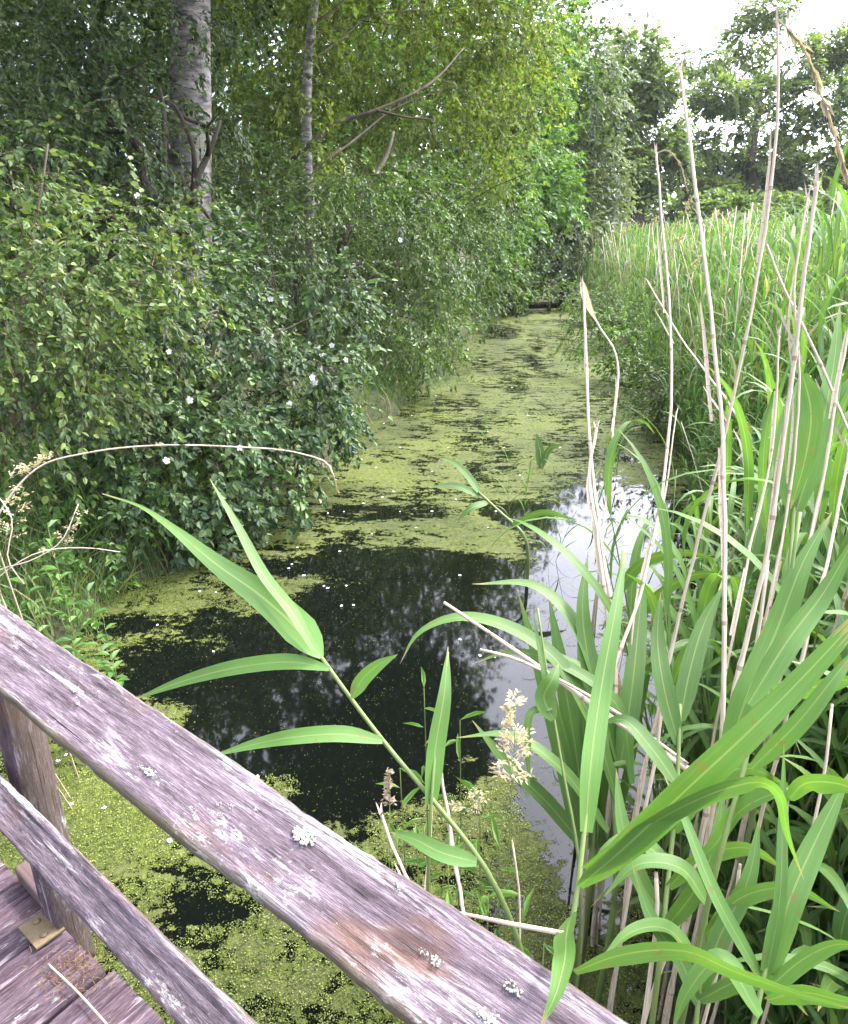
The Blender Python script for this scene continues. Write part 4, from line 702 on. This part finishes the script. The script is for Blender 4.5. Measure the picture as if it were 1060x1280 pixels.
hero('water_reed', 'small reed growing out of the duckweed in mid channel', 'reed', [(598, 615, 4.6), (625, 640, 4.5), (655, 670, 4.4)], 5, [lf([(600, 618, 4.6), (585, 595, 4.65), (565, 577, 4.7), (548, 572, 4.7)], 10, .5), lf([(600, 620, 4.6), (570, 608, 4.6), (535, 609, 4.6)], 10, .6), lf([(610, 628, 4.55), (590, 635, 4.5), (570, 652, 4.5)], 10, .5), lf([(640, 655, 4.4), (680, 640, 4.4), (720, 650, 4.4)], 10, .6)], root_off=(.02, .02))
for px, py, s_, lab in ((676, 585, 1.0, 'upright green reed shoot standing in the weed mat left of the dead stems'), (702, 385, .6, 'small reed shoot in the water near the black post')):
    g = G(px, py, 0); d = np.dot(g-CAM, FWD); hero('reed_shoot', lab, 'reed', [(px-2, py-25*s_, d), (px, py-8*s_, d), (px, py, d)], 4, [lf([(px, py, d), (px-2, py-25*s_, d), (px-6, py-45*s_, d)], 12*s_, .3), lf([(px, py, d), (px+12*s_, py-25*s_, d), (px+30*s_, py-30*s_, d)], 9*s_, .5)], root_off=(0, 0))
# tall dead stems in front of everything
def dead(label, pts, rpx, name='dead_reed_stem', extra=None, off=(.05, .15), reach=True, group='tall dead reed stems'):
    P = [D(*p) for p in pts]
    if reach: low = ground_to(P[-1], *off); P = P+[P[-1]*.5+low*.5, low]
    C = cat(P, 184); C += np.stack([fbm(np.arange(184)*.09+rpx*9+pts[0][0], np.zeros(184)+k)-.5 for k in range(3)], 1)*.006
    d = np.mean([p[2] for p in pts]); w = np.linspace(.42, .82, 184)*rpx/F*d/2
    Ls = np.concatenate([[0], np.cumsum(np.linalg.norm(np.diff(C, axis=0), axis=1))]); fr = (Ls*4.3) % 1; w = w*(1+.28*np.exp(-(np.minimum(fr, 1-fr)/.035)**2)); C0, w0 = C, w; mb = MB().add(**tube(C, w, 8)); root = empty(name, C[-1]); tag(root, label, 'reed stem', group)
    mb.build('stem', M['straw'], root, origin=C[-1])
    for k in range(3): mb_ = MB().add(**ribbon(cat([C[0], C[0]+nrm(C[0]-C[6]+rng.normal(0, .012, 3))*rng.uniform(.01, .03)], 4), np.array([1, .7, .4, .05])*w[0]*.8, VIEW(C[0]))); mb_.build('frayed_fibre', M['straw'], root, origin=C[-1])
    C = C[::4]; w = w[::4]; sh = MB(); L = np.linalg.norm(np.diff(C, axis=0), axis=1).sum()
    for k in range(2, 40, 5):          # torn leaf sheaths
        if rng.random() < .75:
            T_ = nrm(C[k+3]-C[k]); e = C[k:k+5]; MB().add(**ribbon(e+nrm(rng.normal(0, 1, 3))*w[k]*1.1*np.linspace(1, 2.2, 5)[:, None], np.array([.3, .8, 1, .9, .7])*w[k]*1.1, VIEW(C[k]))).build('sheath', M['straw'], root, origin=C[-1])
    if extra: extra(root, C0[-1])
    return root
def plume_at(pts, n, s_, spread):
    def f(root, org):
        C = cat([D(*p) for p in pts], 40); mb = MB().add(**tube(C[::4], .0012, 4)); i = rng.integers(2, 40, n); T_ = nrm(np.gradient(C, axis=0))[i]; dv = T_*.9+rng.normal(0, spread, (n, 3)); v_, q_ = inst(*diamond_tpl(.22), frames(dv), C[i], rng.uniform(.5, 1, n)*s_); mb.add(v_, q_); mb.build('plume', M['plume'], root, smooth=False, origin=org)
    return f
dead('thick white dead reed stem with its bare tip against the sky between two trees', [(849, 90, 1.25), (868, 230, 1.22), (888, 400, 1.2), (905, 560, 1.18), (906, 740, 1.16), (903, 900, 1.14)], 10)
dead('tallest pale dead reed stem topped by a drooping purplish plume', [(974, 30, 1.1), (968, 180, 1.12), (945, 360, 1.15), (912, 520, 1.2), (880, 640, 1.25), (845, 790, 1.3), (808, 950, 1.32)], 8, extra=plume_at([(974, 25, 1.1), (1000, 55, 1.08), (1030, 130, 1.06), (1055, 210, 1.05), (1075, 280, 1.05)], 120, .035, .12))
dead('slender dead reed stem with a bent tip left of the thick white one', [(820, 192, 1.7), (832, 330, 1.68), (840, 450, 1.65), (833, 580, 1.6), (800, 740, 1.5), (757, 870, 1.45)], 7, extra=plume_at([(820, 192, 1.7), (832, 188, 1.7), (850, 205, 1.7), (858, 235, 1.7)], 22, .02, .1))
dead('thick bleached dead reed stem furthest right with splintered top', [(1022, 228, 1.0), (1005, 340, 1.02), (990, 460, 1.05), (972, 600, 1.08), (948, 740, 1.1), (920, 850, 1.1), (895, 960, 1.1)], 12)
dead('pale dead reed stem close beside the thick bleached one', [(1010, 250, 1.15), (992, 360, 1.15), (1000, 470, 1.18), (990, 600, 1.2), (960, 760, 1.22)], 6)
dead('thin dead reed stem standing at the water edge with a forked broken foot', [(730, 365, 2.2), (733, 470, 2.15), (738, 560, 2.1), (752, 680, 2.0), (768, 790, 1.9), (768, 930, 1.8)], 8)
dead('bent dead reed stem with a frayed white tip above the weed covered water', [(728, 355, 2.3), (745, 400, 2.3), (770, 445, 2.25), (768, 520, 2.2), (758, 620, 2.1), (752, 680, 2.05)], 5, extra=lambda r, o_: MB().add(**pxleaf([(727, 352, 2.3), (733, 375, 2.3), (745, 402, 2.28)], 9)).build('leaf', M['cream'], r, origin=o_))
dead('short dead stub with snapped twigs at the water edge', [(745, 535, 2.1), (736, 600, 2.05), (745, 660, 2.0), (755, 740, 1.95), (770, 840, 1.9)], 9)
dead('dead reed stem slanting across the reeds towards the water', [(808, 350, 2.6), (850, 420, 2.4), (885, 470, 2.2), (930, 540, 2.0)], 4)
dead('broken dead stem leaning right across the bleached stems', [(958, 308, 1.3), (985, 370, 1.3), (1015, 430, 1.3), (1045, 500, 1.3), (1075, 580, 1.3)], 7)
dead('brownish dead stem rising behind the broad reed leaf', [(975, 420, 1.5), (965, 560, 1.5), (935, 700, 1.45), (915, 800, 1.4)], 6)
dead('pinkish dead stem beside the pale folded leaf', [(1060, 560, 1.05), (1048, 640, 1.03), (1025, 740, 1.0), (1000, 830, 1.0)], 9)
dead('short dry stem standing in front of the far reed stand', [(845, 520, 1.9), (830, 620, 1.85), (800, 720, 1.8), (790, 800, 1.75)], 4)
dead('dead stem with dark joints at the far right edge', [(1075, 330, 1.2), (1050, 470, 1.2), (1020, 640, 1.2), (990, 780, 1.2)], 7)
dead('brown dead stem standing below the upright reed blade', [(552, 965, 1.2), (562, 1040, 1.18), (572, 1100, 1.15), (580, 1150, 1.12)], 9, off=(.03, .1))
dead('thin brown stem beside the leaning reed near the handrail', [(540, 1010, 1.25), (536, 1070, 1.22), (533, 1125, 1.2)], 7, off=(.02, .1))
dead('cut straw stub sticking up behind the handrail', [(477, 1018, .95), (495, 1065, .93), (518, 1120, .9)], 9, off=(.05, .15))
for k, (px, py, x2, y2, d, w) in enumerate([(830, 860, 800, 1040, 1.3, 7), (1040, 880, 1015, 1040, 1.1, 6), (820, 1090, 815, 1200, .95, 9), (870, 1080, 830, 1200, 1.0, 8), (925, 1080, 900, 1200, .95, 7), (960, 700, 925, 900, 1.3, 7), (640, 1050, 650, 1180, 1.2, 4)]):
    P = [D(px, py, d), D((px+x2)/2+4, (py+y2)/2, d), D(x2, y2, d)]; low = ground_to(P[-1], .02, .08); C = cat(P+[low], 24)
    o = MB().add(**tube(C, np.linspace(.6, 1.1, 24)*w/F*d/2, 7)).build('brown_reed_stem', M['straw'], origin=C[-1]); tag(o, 'brownish dry reed stem low among the green leaves beside the bridge', 'reed stem', 'brown stems beside the bridge')
def lying(name, label, pts, rpx, extra=None):
    C = cat([D(*p) for p in pts], 40); d = np.mean([p[2] for p in pts]); root = empty(name, C[0]); tag(root, label, 'reed stem')
    MB().add(**tube(C, np.linspace(1, .5, 40)*rpx/F*d/2, 8)).build('stem', M['straw'], root, origin=C[0])
    if extra: extra(root, C[0])
lying('fallen_reed', 'pale snapped reed stem lying across the arching leaves', [(865, 965, 1.35), (790, 915, 1.4), (740, 880, 1.45), (690, 845, 1.5), (625, 800, 1.55), (555, 753, 1.6)], 8, lambda r, o_: [MB().add(**tube(cat([D(*p) for p in q_], 14), .003, 6)).build('side_stem', M['straw'], r, origin=o_) for q_ in ([(860, 955, 1.35), (770, 890, 1.42), (700, 850, 1.48), (640, 822, 1.5), (600, 812, 1.52)],)])
lying('loose_straw', 'dry straw resting on the handrail edge', [(705, 1167, .66), (640, 1155, .69), (570, 1141, .73), (483, 1129, .775)], 6)
# arched dead grass stalk at the left, rooted in the bank
C = [D(420, 604, 2.6), D(410, 580, 2.6), D(380, 568, 2.6), (D(280, 558, 2.6)), D(190, 557, 2.6), D(110, 566, 2.6), D(50, 583, 2.6), D(0, 640, 2.6)]; low = ground_to(C[-1], -.05, .35); C = cat(C+[low], 60); root = empty('arched_stalk', low); tag(root, 'long bleached stalk arching over the water from the left bank', 'stalk')
MB().add(**tube(C, np.linspace(.0024, .0042, 60), 7)).build('stem', M['straw'], root, origin=low)
cc = cat([D(396, 573, 2.6), D(412, 585, 2.59), D(422, 612, 2.58)], 12); n_ = 26; i_ = rng.integers(0, 12, n_); v_, q_ = inst(*diamond_tpl(.2), frames(np.tile([.3, 0, -1.0], (n_, 1))+rng.normal(0, .15, (n_, 3))), cc[i_], np.full(n_, .022)); MB().add(v_, q_).build('seed_head', M['plume'], root, smooth=False, origin=low)
# cream grass seed head
def seed_head(name, label, base, tip, d, spread, nb, size, mat='cream', root_off=(.02, .08)):
    a0, a1 = D(*base, d), D(*tip, d); low = ground_to(a0, *root_off); root = empty(name, low); tag(root, label, 'grass', None); C = cat([a1, (a0+a1)/2+[.002, 0, 0], a0, low], 30)
    MB().add(**tube(C, np.linspace(.0006, .0016, 30), 5)).build('stem', M['stem'], root, origin=low); mb = MB(); L = np.linalg.norm(a1-a0)
    for k in range(nb):
        t = k/nb; p = a1+(a0-a1)*t; ln = spread*(.25+.9*t)*rng.uniform(.6, 1.1); az = rng.uniform(0, 6.28); u = nrm([math.cos(az), .6*math.sin(az), .35]); e = p+u*ln; mb.add(**tube([p, (p+e)/2+[0, 0, .004], e], .0004, 3)); m = int(8+10*rng.random()); tt = rng.uniform(.35, 1.05, m); pp = p+u*ln*tt[:, None]+rng.normal(0, size*.35, (m, 3))
        v_, q_ = inst(*leaf_tpl(.42, .3), frames(u+rng.normal(0, .5, (m, 3))+[0, 0, -.1]), pp, rng.uniform(.7, 1.1, m)*size); mb.add(v_, q_)
    mb.build('panicle', M[mat], root, smooth=False, origin=low); return root
seed_head('grass_flower_head', 'large cream grass seed head in front of the lilac sky reflection', (640, 985), (643, 872), 1.25, .036, 30, .0115)
seed_head('grass_flower_head', 'small beige seed head close left of the large cream one', (582, 1020), (600, 990), 1.3, .03, 10, .008)
seed_head('grass_flower_head', 'narrow brown seed spike behind the handrail', (487, 1010), (485, 965), 1.15, .006, 14, .007, 'plume')
# leafy herbs and shoots by the seed head and below the rail end
def herb(name, label, px, py, d, h, nl, size, mat='herb', w=.28, group=None, cat_='plant'):
    a0 = D(px, py, d); low = ground_to(a0, 0, .02); low[2] = max(low[2], -.03); hh = a0[2]-low[2]; root = empty(name, low); tag(root, label, cat_, group); P = cat([low, (low+a0)/2+[.01, 0, 0], a0], 12)
    MB().add(**tube(P, np.linspace(.0022, .001, 12), 5)).build('stem', M['stem'], root, origin=low); t = np.linspace(.25, 1, nl); p = low+(a0-low)*t[:, None]; az = np.arange(nl)*2.4+rng.uniform(0, 6); dv = np.stack([np.cos(az), np.sin(az), np.full(nl, .35)+rng.normal(0, .2, nl)], 1)
    v_, q_ = inst(*leaf_tpl(w, .2, .1), frames(dv, jit=.15), p, size*rng.uniform(.7, 1.1, nl)); MB().add(v_, q_).build('foliage', M[mat], root, smooth=False, origin=low)
for px, py, d in ((600, 1000, 1.6), (625, 1060, 1.5), (560, 1080, 1.35), (655, 1120, 1.3), (520, 1030, 1.5), (610, 1120, 1.3), (680, 1180, 1.1), (500, 960, 1.7), (575, 900, 1.8), (530, 860, 1.9)):
    herb('marsh_herb', 'slender narrow leaved herb in the weed mat beyond the handrail', px, py, d, .4, 12, .075, w=.2, group='narrow leaved herbs beyond the handrail')
for px, py in ((130, 780), (110, 740), (70, 700), (90, 800), (60, 660), (140, 830), (30, 720), (100, 850)):
    herb('nettle', 'leafy green nettle shoot on the left bank by the bridge', px, py, 2.9, .4, 16, .07, w=.5, group='nettles on the left bank')
seed_head('grass_flower_head', 'drooping dry grass seed head at the left edge above the handrail', (5, 680), (30, 610), 2.2, .08, 14, .011, 'cream', root_off=(-.1, .3))
seed_head('grass_flower_head', 'tan grass seed head leaning right below the arched stalk', (60, 700), (105, 640), 2.5, .05, 12, .010, 'cream', root_off=(-.1, .3))
seed_head('grass_flower_head', 'thin fluffy seed head at the left edge near the sapling', (10, 600), (60, 570), 2.7, .05, 18, .014, 'cream', root_off=(-.1, .3))
# grass on the left bank and tufts
def grass(name, label, n, area, h0, h1, w, mat='grass'):
    mb = MB(); P = area(n)
    for x, y in P:
        z = float(ground_z(np.array(x), np.array(y))); h = rg.uniform(h0, h1); az = rg.uniform(0, 6.28); l_ = rg.uniform(.15, .7)*h; t = np.linspace(0, 1, 6); Q = np.stack([x+l_*t**2*math.cos(az), y+l_*t**2*math.sin(az), z+h*t*(1-.35*t*l_/h)], 1)
        mb.add(**ribbon(Q, blade_w(6, w*rg.uniform(.6, 1.2), .8), [-math.sin(az), math.cos(az)*.3, .3], .2))
    tag(mb.build(name, M[mat]), label, 'grass', kind='stuff')
def near_left(n): y = rg.uniform(2.3, 5.2, n); return np.stack([xl(y)-rg.uniform(-.15, 1.2, n)*rg.random(n)**.5, y], 1)
grass('grass', 'tangled long grass and dry blades on the near left bank', 2600, near_left, .15, .6, .008)
def left_edge(n): y = rg.uniform(5, 24, n); return np.stack([xl(y)-rg.uniform(-.25, .6, n), y], 1)
grass('bank_grass', 'fringe of grass along the left waterline under the bushes', 3500, left_edge, .15, .55, .012)
def right_edge(n): y = rg.uniform(4, 24, n); return np.stack([xr(y)+rg.uniform(-.25, .4, n), y], 1)
grass('waterside_grass', 'fringe of grass along the right waterline at the foot of the reeds', 2600, right_edge, .15, .5, .012)
herbm = MB(); y = rg.uniform(3.0, 4.6, 260); x = xl(y)-rg.uniform(-.1, .9, 260); base = np.stack([x, y, ground_z(x, y)+rg.uniform(.05, .5, 260)], 1)
hs = S_near(.05, .55, .16, 9, .2); wh = rg.integers(0, 7, 260)
for k in range(7):
    m = wh == k; dv = rg.normal(0, .6, (m.sum(), 3))+[.4, -.5, .5]; V, Q = inst(hs[k][0], hs[k][1], frames(dv), base[m], np.ones(m.sum())); herbm.add(V, Q); V, Q = inst(hs[k][2], hs[k][3], frames(dv), base[m], np.ones(m.sum())); herbm.add(V, Q, m=1)
tag(herbm.build('bank_undergrowth', [M['herb'], M['twig']], smooth=False), 'bright leafy ground cover on the near left bank', 'undergrowth', kind='stuff')
# dry tendrils at the left
for k, (pts_, lab) in enumerate([([(0, 712, 2.0), (40, 700, 2.0), (75, 678, 2.0), (98, 630, 2.02)], 'curled dry stalk rising above the left end of the handrail'), ([(0, 720, 1.95), (50, 690, 1.95), (110, 685, 1.98), (150, 690, 2.0)], 'dry stalk trailing right above the handrail'), ([(-10, 610, 2.0), (15, 650, 2.0), (10, 700, 2.0), (30, 730, 2.0)], 'looped dry stalk at the left edge')]):
    P = [D(*p) for p in pts_]; low = ground_to(P[0], -.2, .5); C = cat([low]+P, 40); tag(MB().add(**tube(C, np.linspace(.003, .0012, 40), 6)).build('dry_stalk', M['straw'], origin=low), lab, 'stalk')
# bare twigs poking out of the bushes over the water
def twigs(name, label, px, py, d, n, s_, parentz=.1):
    c = D(px, py, d); low = ground_to(c, -.2, .3); root = empty(name, low); tag(root, label, 'branch'); mb = MB().add(**tube(cat([low, (low+c)/2, c], 12), .004, 5))
    for k in range(n):
        e = c+nrm(rng.normal(0, 1, 3)*[1, .6, .5]+[.6, -.2, .25])*s_*rng.uniform(.5, 1); mb.add(**tube(wander([c, (c+e)/2+rng.normal(0, .03, 3)*s_, e], 8, .02*s_), np.linspace(.0035, .001, 8)*s_*2, 4))
    mb.build('twig', M['twig'], root, origin=low)
twigs('bare_branch', 'bare brown twigs sticking out under the rose bush', 170, 700, 4.7, 9, .3); twigs('bare_branch', 'bare pale twigs reaching over the water below the sallow', 560, 395, 14, 10, 1.2)
# black posts and planks of an old sluice at the end of the water
sl = empty('old_sluice', G(680, 385)); tag(sl, 'dark rotten posts and plank at the far end of the ditch', 'sluice')
def bar(a0, a1, w, mat, name):
    C = cat([a0, a1], 8); MB().add(**tube(C, w, 4, .05)).build(name, mat, sl, origin=np.array(sl.location))
for px in (703, 686, 716): g = G(px, 388); bar(g-[0, 0, .3], g+[0.02, 0, .75 if px == 703 else .35], .13 if px == 703 else .05, M['black'], 'post')
g0, g1 = G(640, 388), G(722, 387); bar(g0+[0, 0, .12], g1+[0, 0, .14], .09, M['black'], 'plank')

# ---------------------------------------------------------------- thin haze, added for the glare that pales the far trees
hz = bpy.data.materials.new('added_haze'); hz.use_nodes = True; hn = hz.node_tree; hn.nodes.remove(hn.nodes['Principled BSDF']); pv = hn.nodes.new('ShaderNodeVolumePrincipled')
pv.inputs['Density'].default_value = .0004; pv.inputs['Color'].default_value = (.93, .95, .97, 1); hn.links.new(pv.outputs[0], hn.nodes['Material Output'].inputs['Volume'])
bx = np.array([(x_, y_, z_) for z_ in (-2.0, 22.0) for y_ in (-65.0, 425.0) for x_ in (-265.0, 265.0)])
tag(MB().add(bx, [(0, 2, 3, 1), (4, 5, 7, 6), (0, 1, 5, 4), (1, 3, 7, 5), (3, 2, 6, 7), (2, 0, 4, 6)]).build('haze', hz, smooth=False), 'thin haze added over the whole marsh to pale the far trees', 'haze', kind='stuff')

# ---------------------------------------------------------------- light
w = bpy.data.worlds.new('World'); SC.world = w; w.use_nodes = True; nt = w.node_tree; bg = nt.nodes['Background']
SUN_EL, SUN_AZ = R(50), R(52)      # azimuth clockwise from +y
sky = nt.nodes.new('ShaderNodeTexSky'); sky.sky_type = 'NISHITA'; sky.sun_disc = False; sky.sun_elevation = SUN_EL; sky.sun_rotation = SUN_AZ; sky.dust_density = 3.0; sky.air_density = 1.0
mx = nt.nodes.new('ShaderNodeMixRGB'); mx.inputs[0].default_value = .78; mx.inputs[2].default_value = (11.0, 11.4, 12.2, 1)      # an even cloud layer under the blue
nt.links.new(sky.outputs[0], mx.inputs[1])
# thin bright cloud round the hidden sun, widened for the water's reflection, dimmed elsewhere for contrast
tc = nt.nodes.new('ShaderNodeTexCoord'); dp = nt.nodes.new('ShaderNodeVectorMath'); dp.operation = 'DOT_PRODUCT'; nt.links.new(tc.outputs['Generated'], dp.inputs[0])
dp.inputs[1].default_value = (math.sin(SUN_AZ)*math.cos(SUN_EL), math.cos(SUN_AZ)*math.cos(SUN_EL), math.sin(SUN_EL))
cr = nt.nodes.new('ShaderNodeValToRGB'); nt.links.new(dp.outputs['Value'], cr.inputs[0]); cr.color_ramp.elements[0].position = .35; cr.color_ramp.elements[0].color = (.34, .37, .43, 1); cr.color_ramp.elements[1].position = 1.0; cr.color_ramp.elements[1].color = (3.2, 3.15, 3.1, 1)
e = cr.color_ramp.elements.new(.75); e.color = (2.7, 2.7, 2.9, 1)
nz = nt.nodes.new('ShaderNodeTexNoise'); nz.inputs['Scale'].default_value = 2.5; nz.inputs['Detail'].default_value = 6; nt.links.new(tc.outputs['Generated'], nz.inputs['Vector'])
mr = nt.nodes.new('ShaderNodeMapRange'); mr.inputs[1].default_value = .3; mr.inputs[2].default_value = .7; mr.inputs[3].default_value = .75; mr.inputs[4].default_value = 1.3; nt.links.new(nz.outputs['Fac'], mr.inputs[0])
m2_ = nt.nodes.new('ShaderNodeVectorMath'); m2_.operation = 'MULTIPLY'; nt.links.new(cr.outputs[0], m2_.inputs[0]); nt.links.new(mr.outputs[0], m2_.inputs[1])
m3_ = nt.nodes.new('ShaderNodeVectorMath'); m3_.operation = 'MULTIPLY'; nt.links.new(m2_.outputs[0], m3_.inputs[0]); m3_.inputs[1].default_value = (11.0, 11.2, 12.4); nt.links.new(m3_.outputs[0], mx.inputs[2])
nt.links.new(mx.outputs[0], bg.inputs[0]); bg.inputs[1].default_value = .12
sun = bpy.data.lights.new('sun', 'SUN'); sun.energy = 2.7; sun.angle = R(9); sun.color = (1, .95, .88); so = bpy.data.objects.new('sun', sun); COL.objects.link(so)
so.rotation_euler = (math.pi/2-SUN_EL, 0, math.pi-SUN_AZ); 
SC.view_settings.view_transform = 'Standard'; SC.view_settings.look = 'None'; SC.view_settings.exposure = 1.6; SC.view_settings.gamma = 1
SC.cycles.max_bounces = 7; SC.cycles.diffuse_bounces = 3; SC.cycles.transmission_bounces = 3; SC.cycles.glossy_bounces = 3
try: SC.cycles.use_denoising = True
except Exception: pass
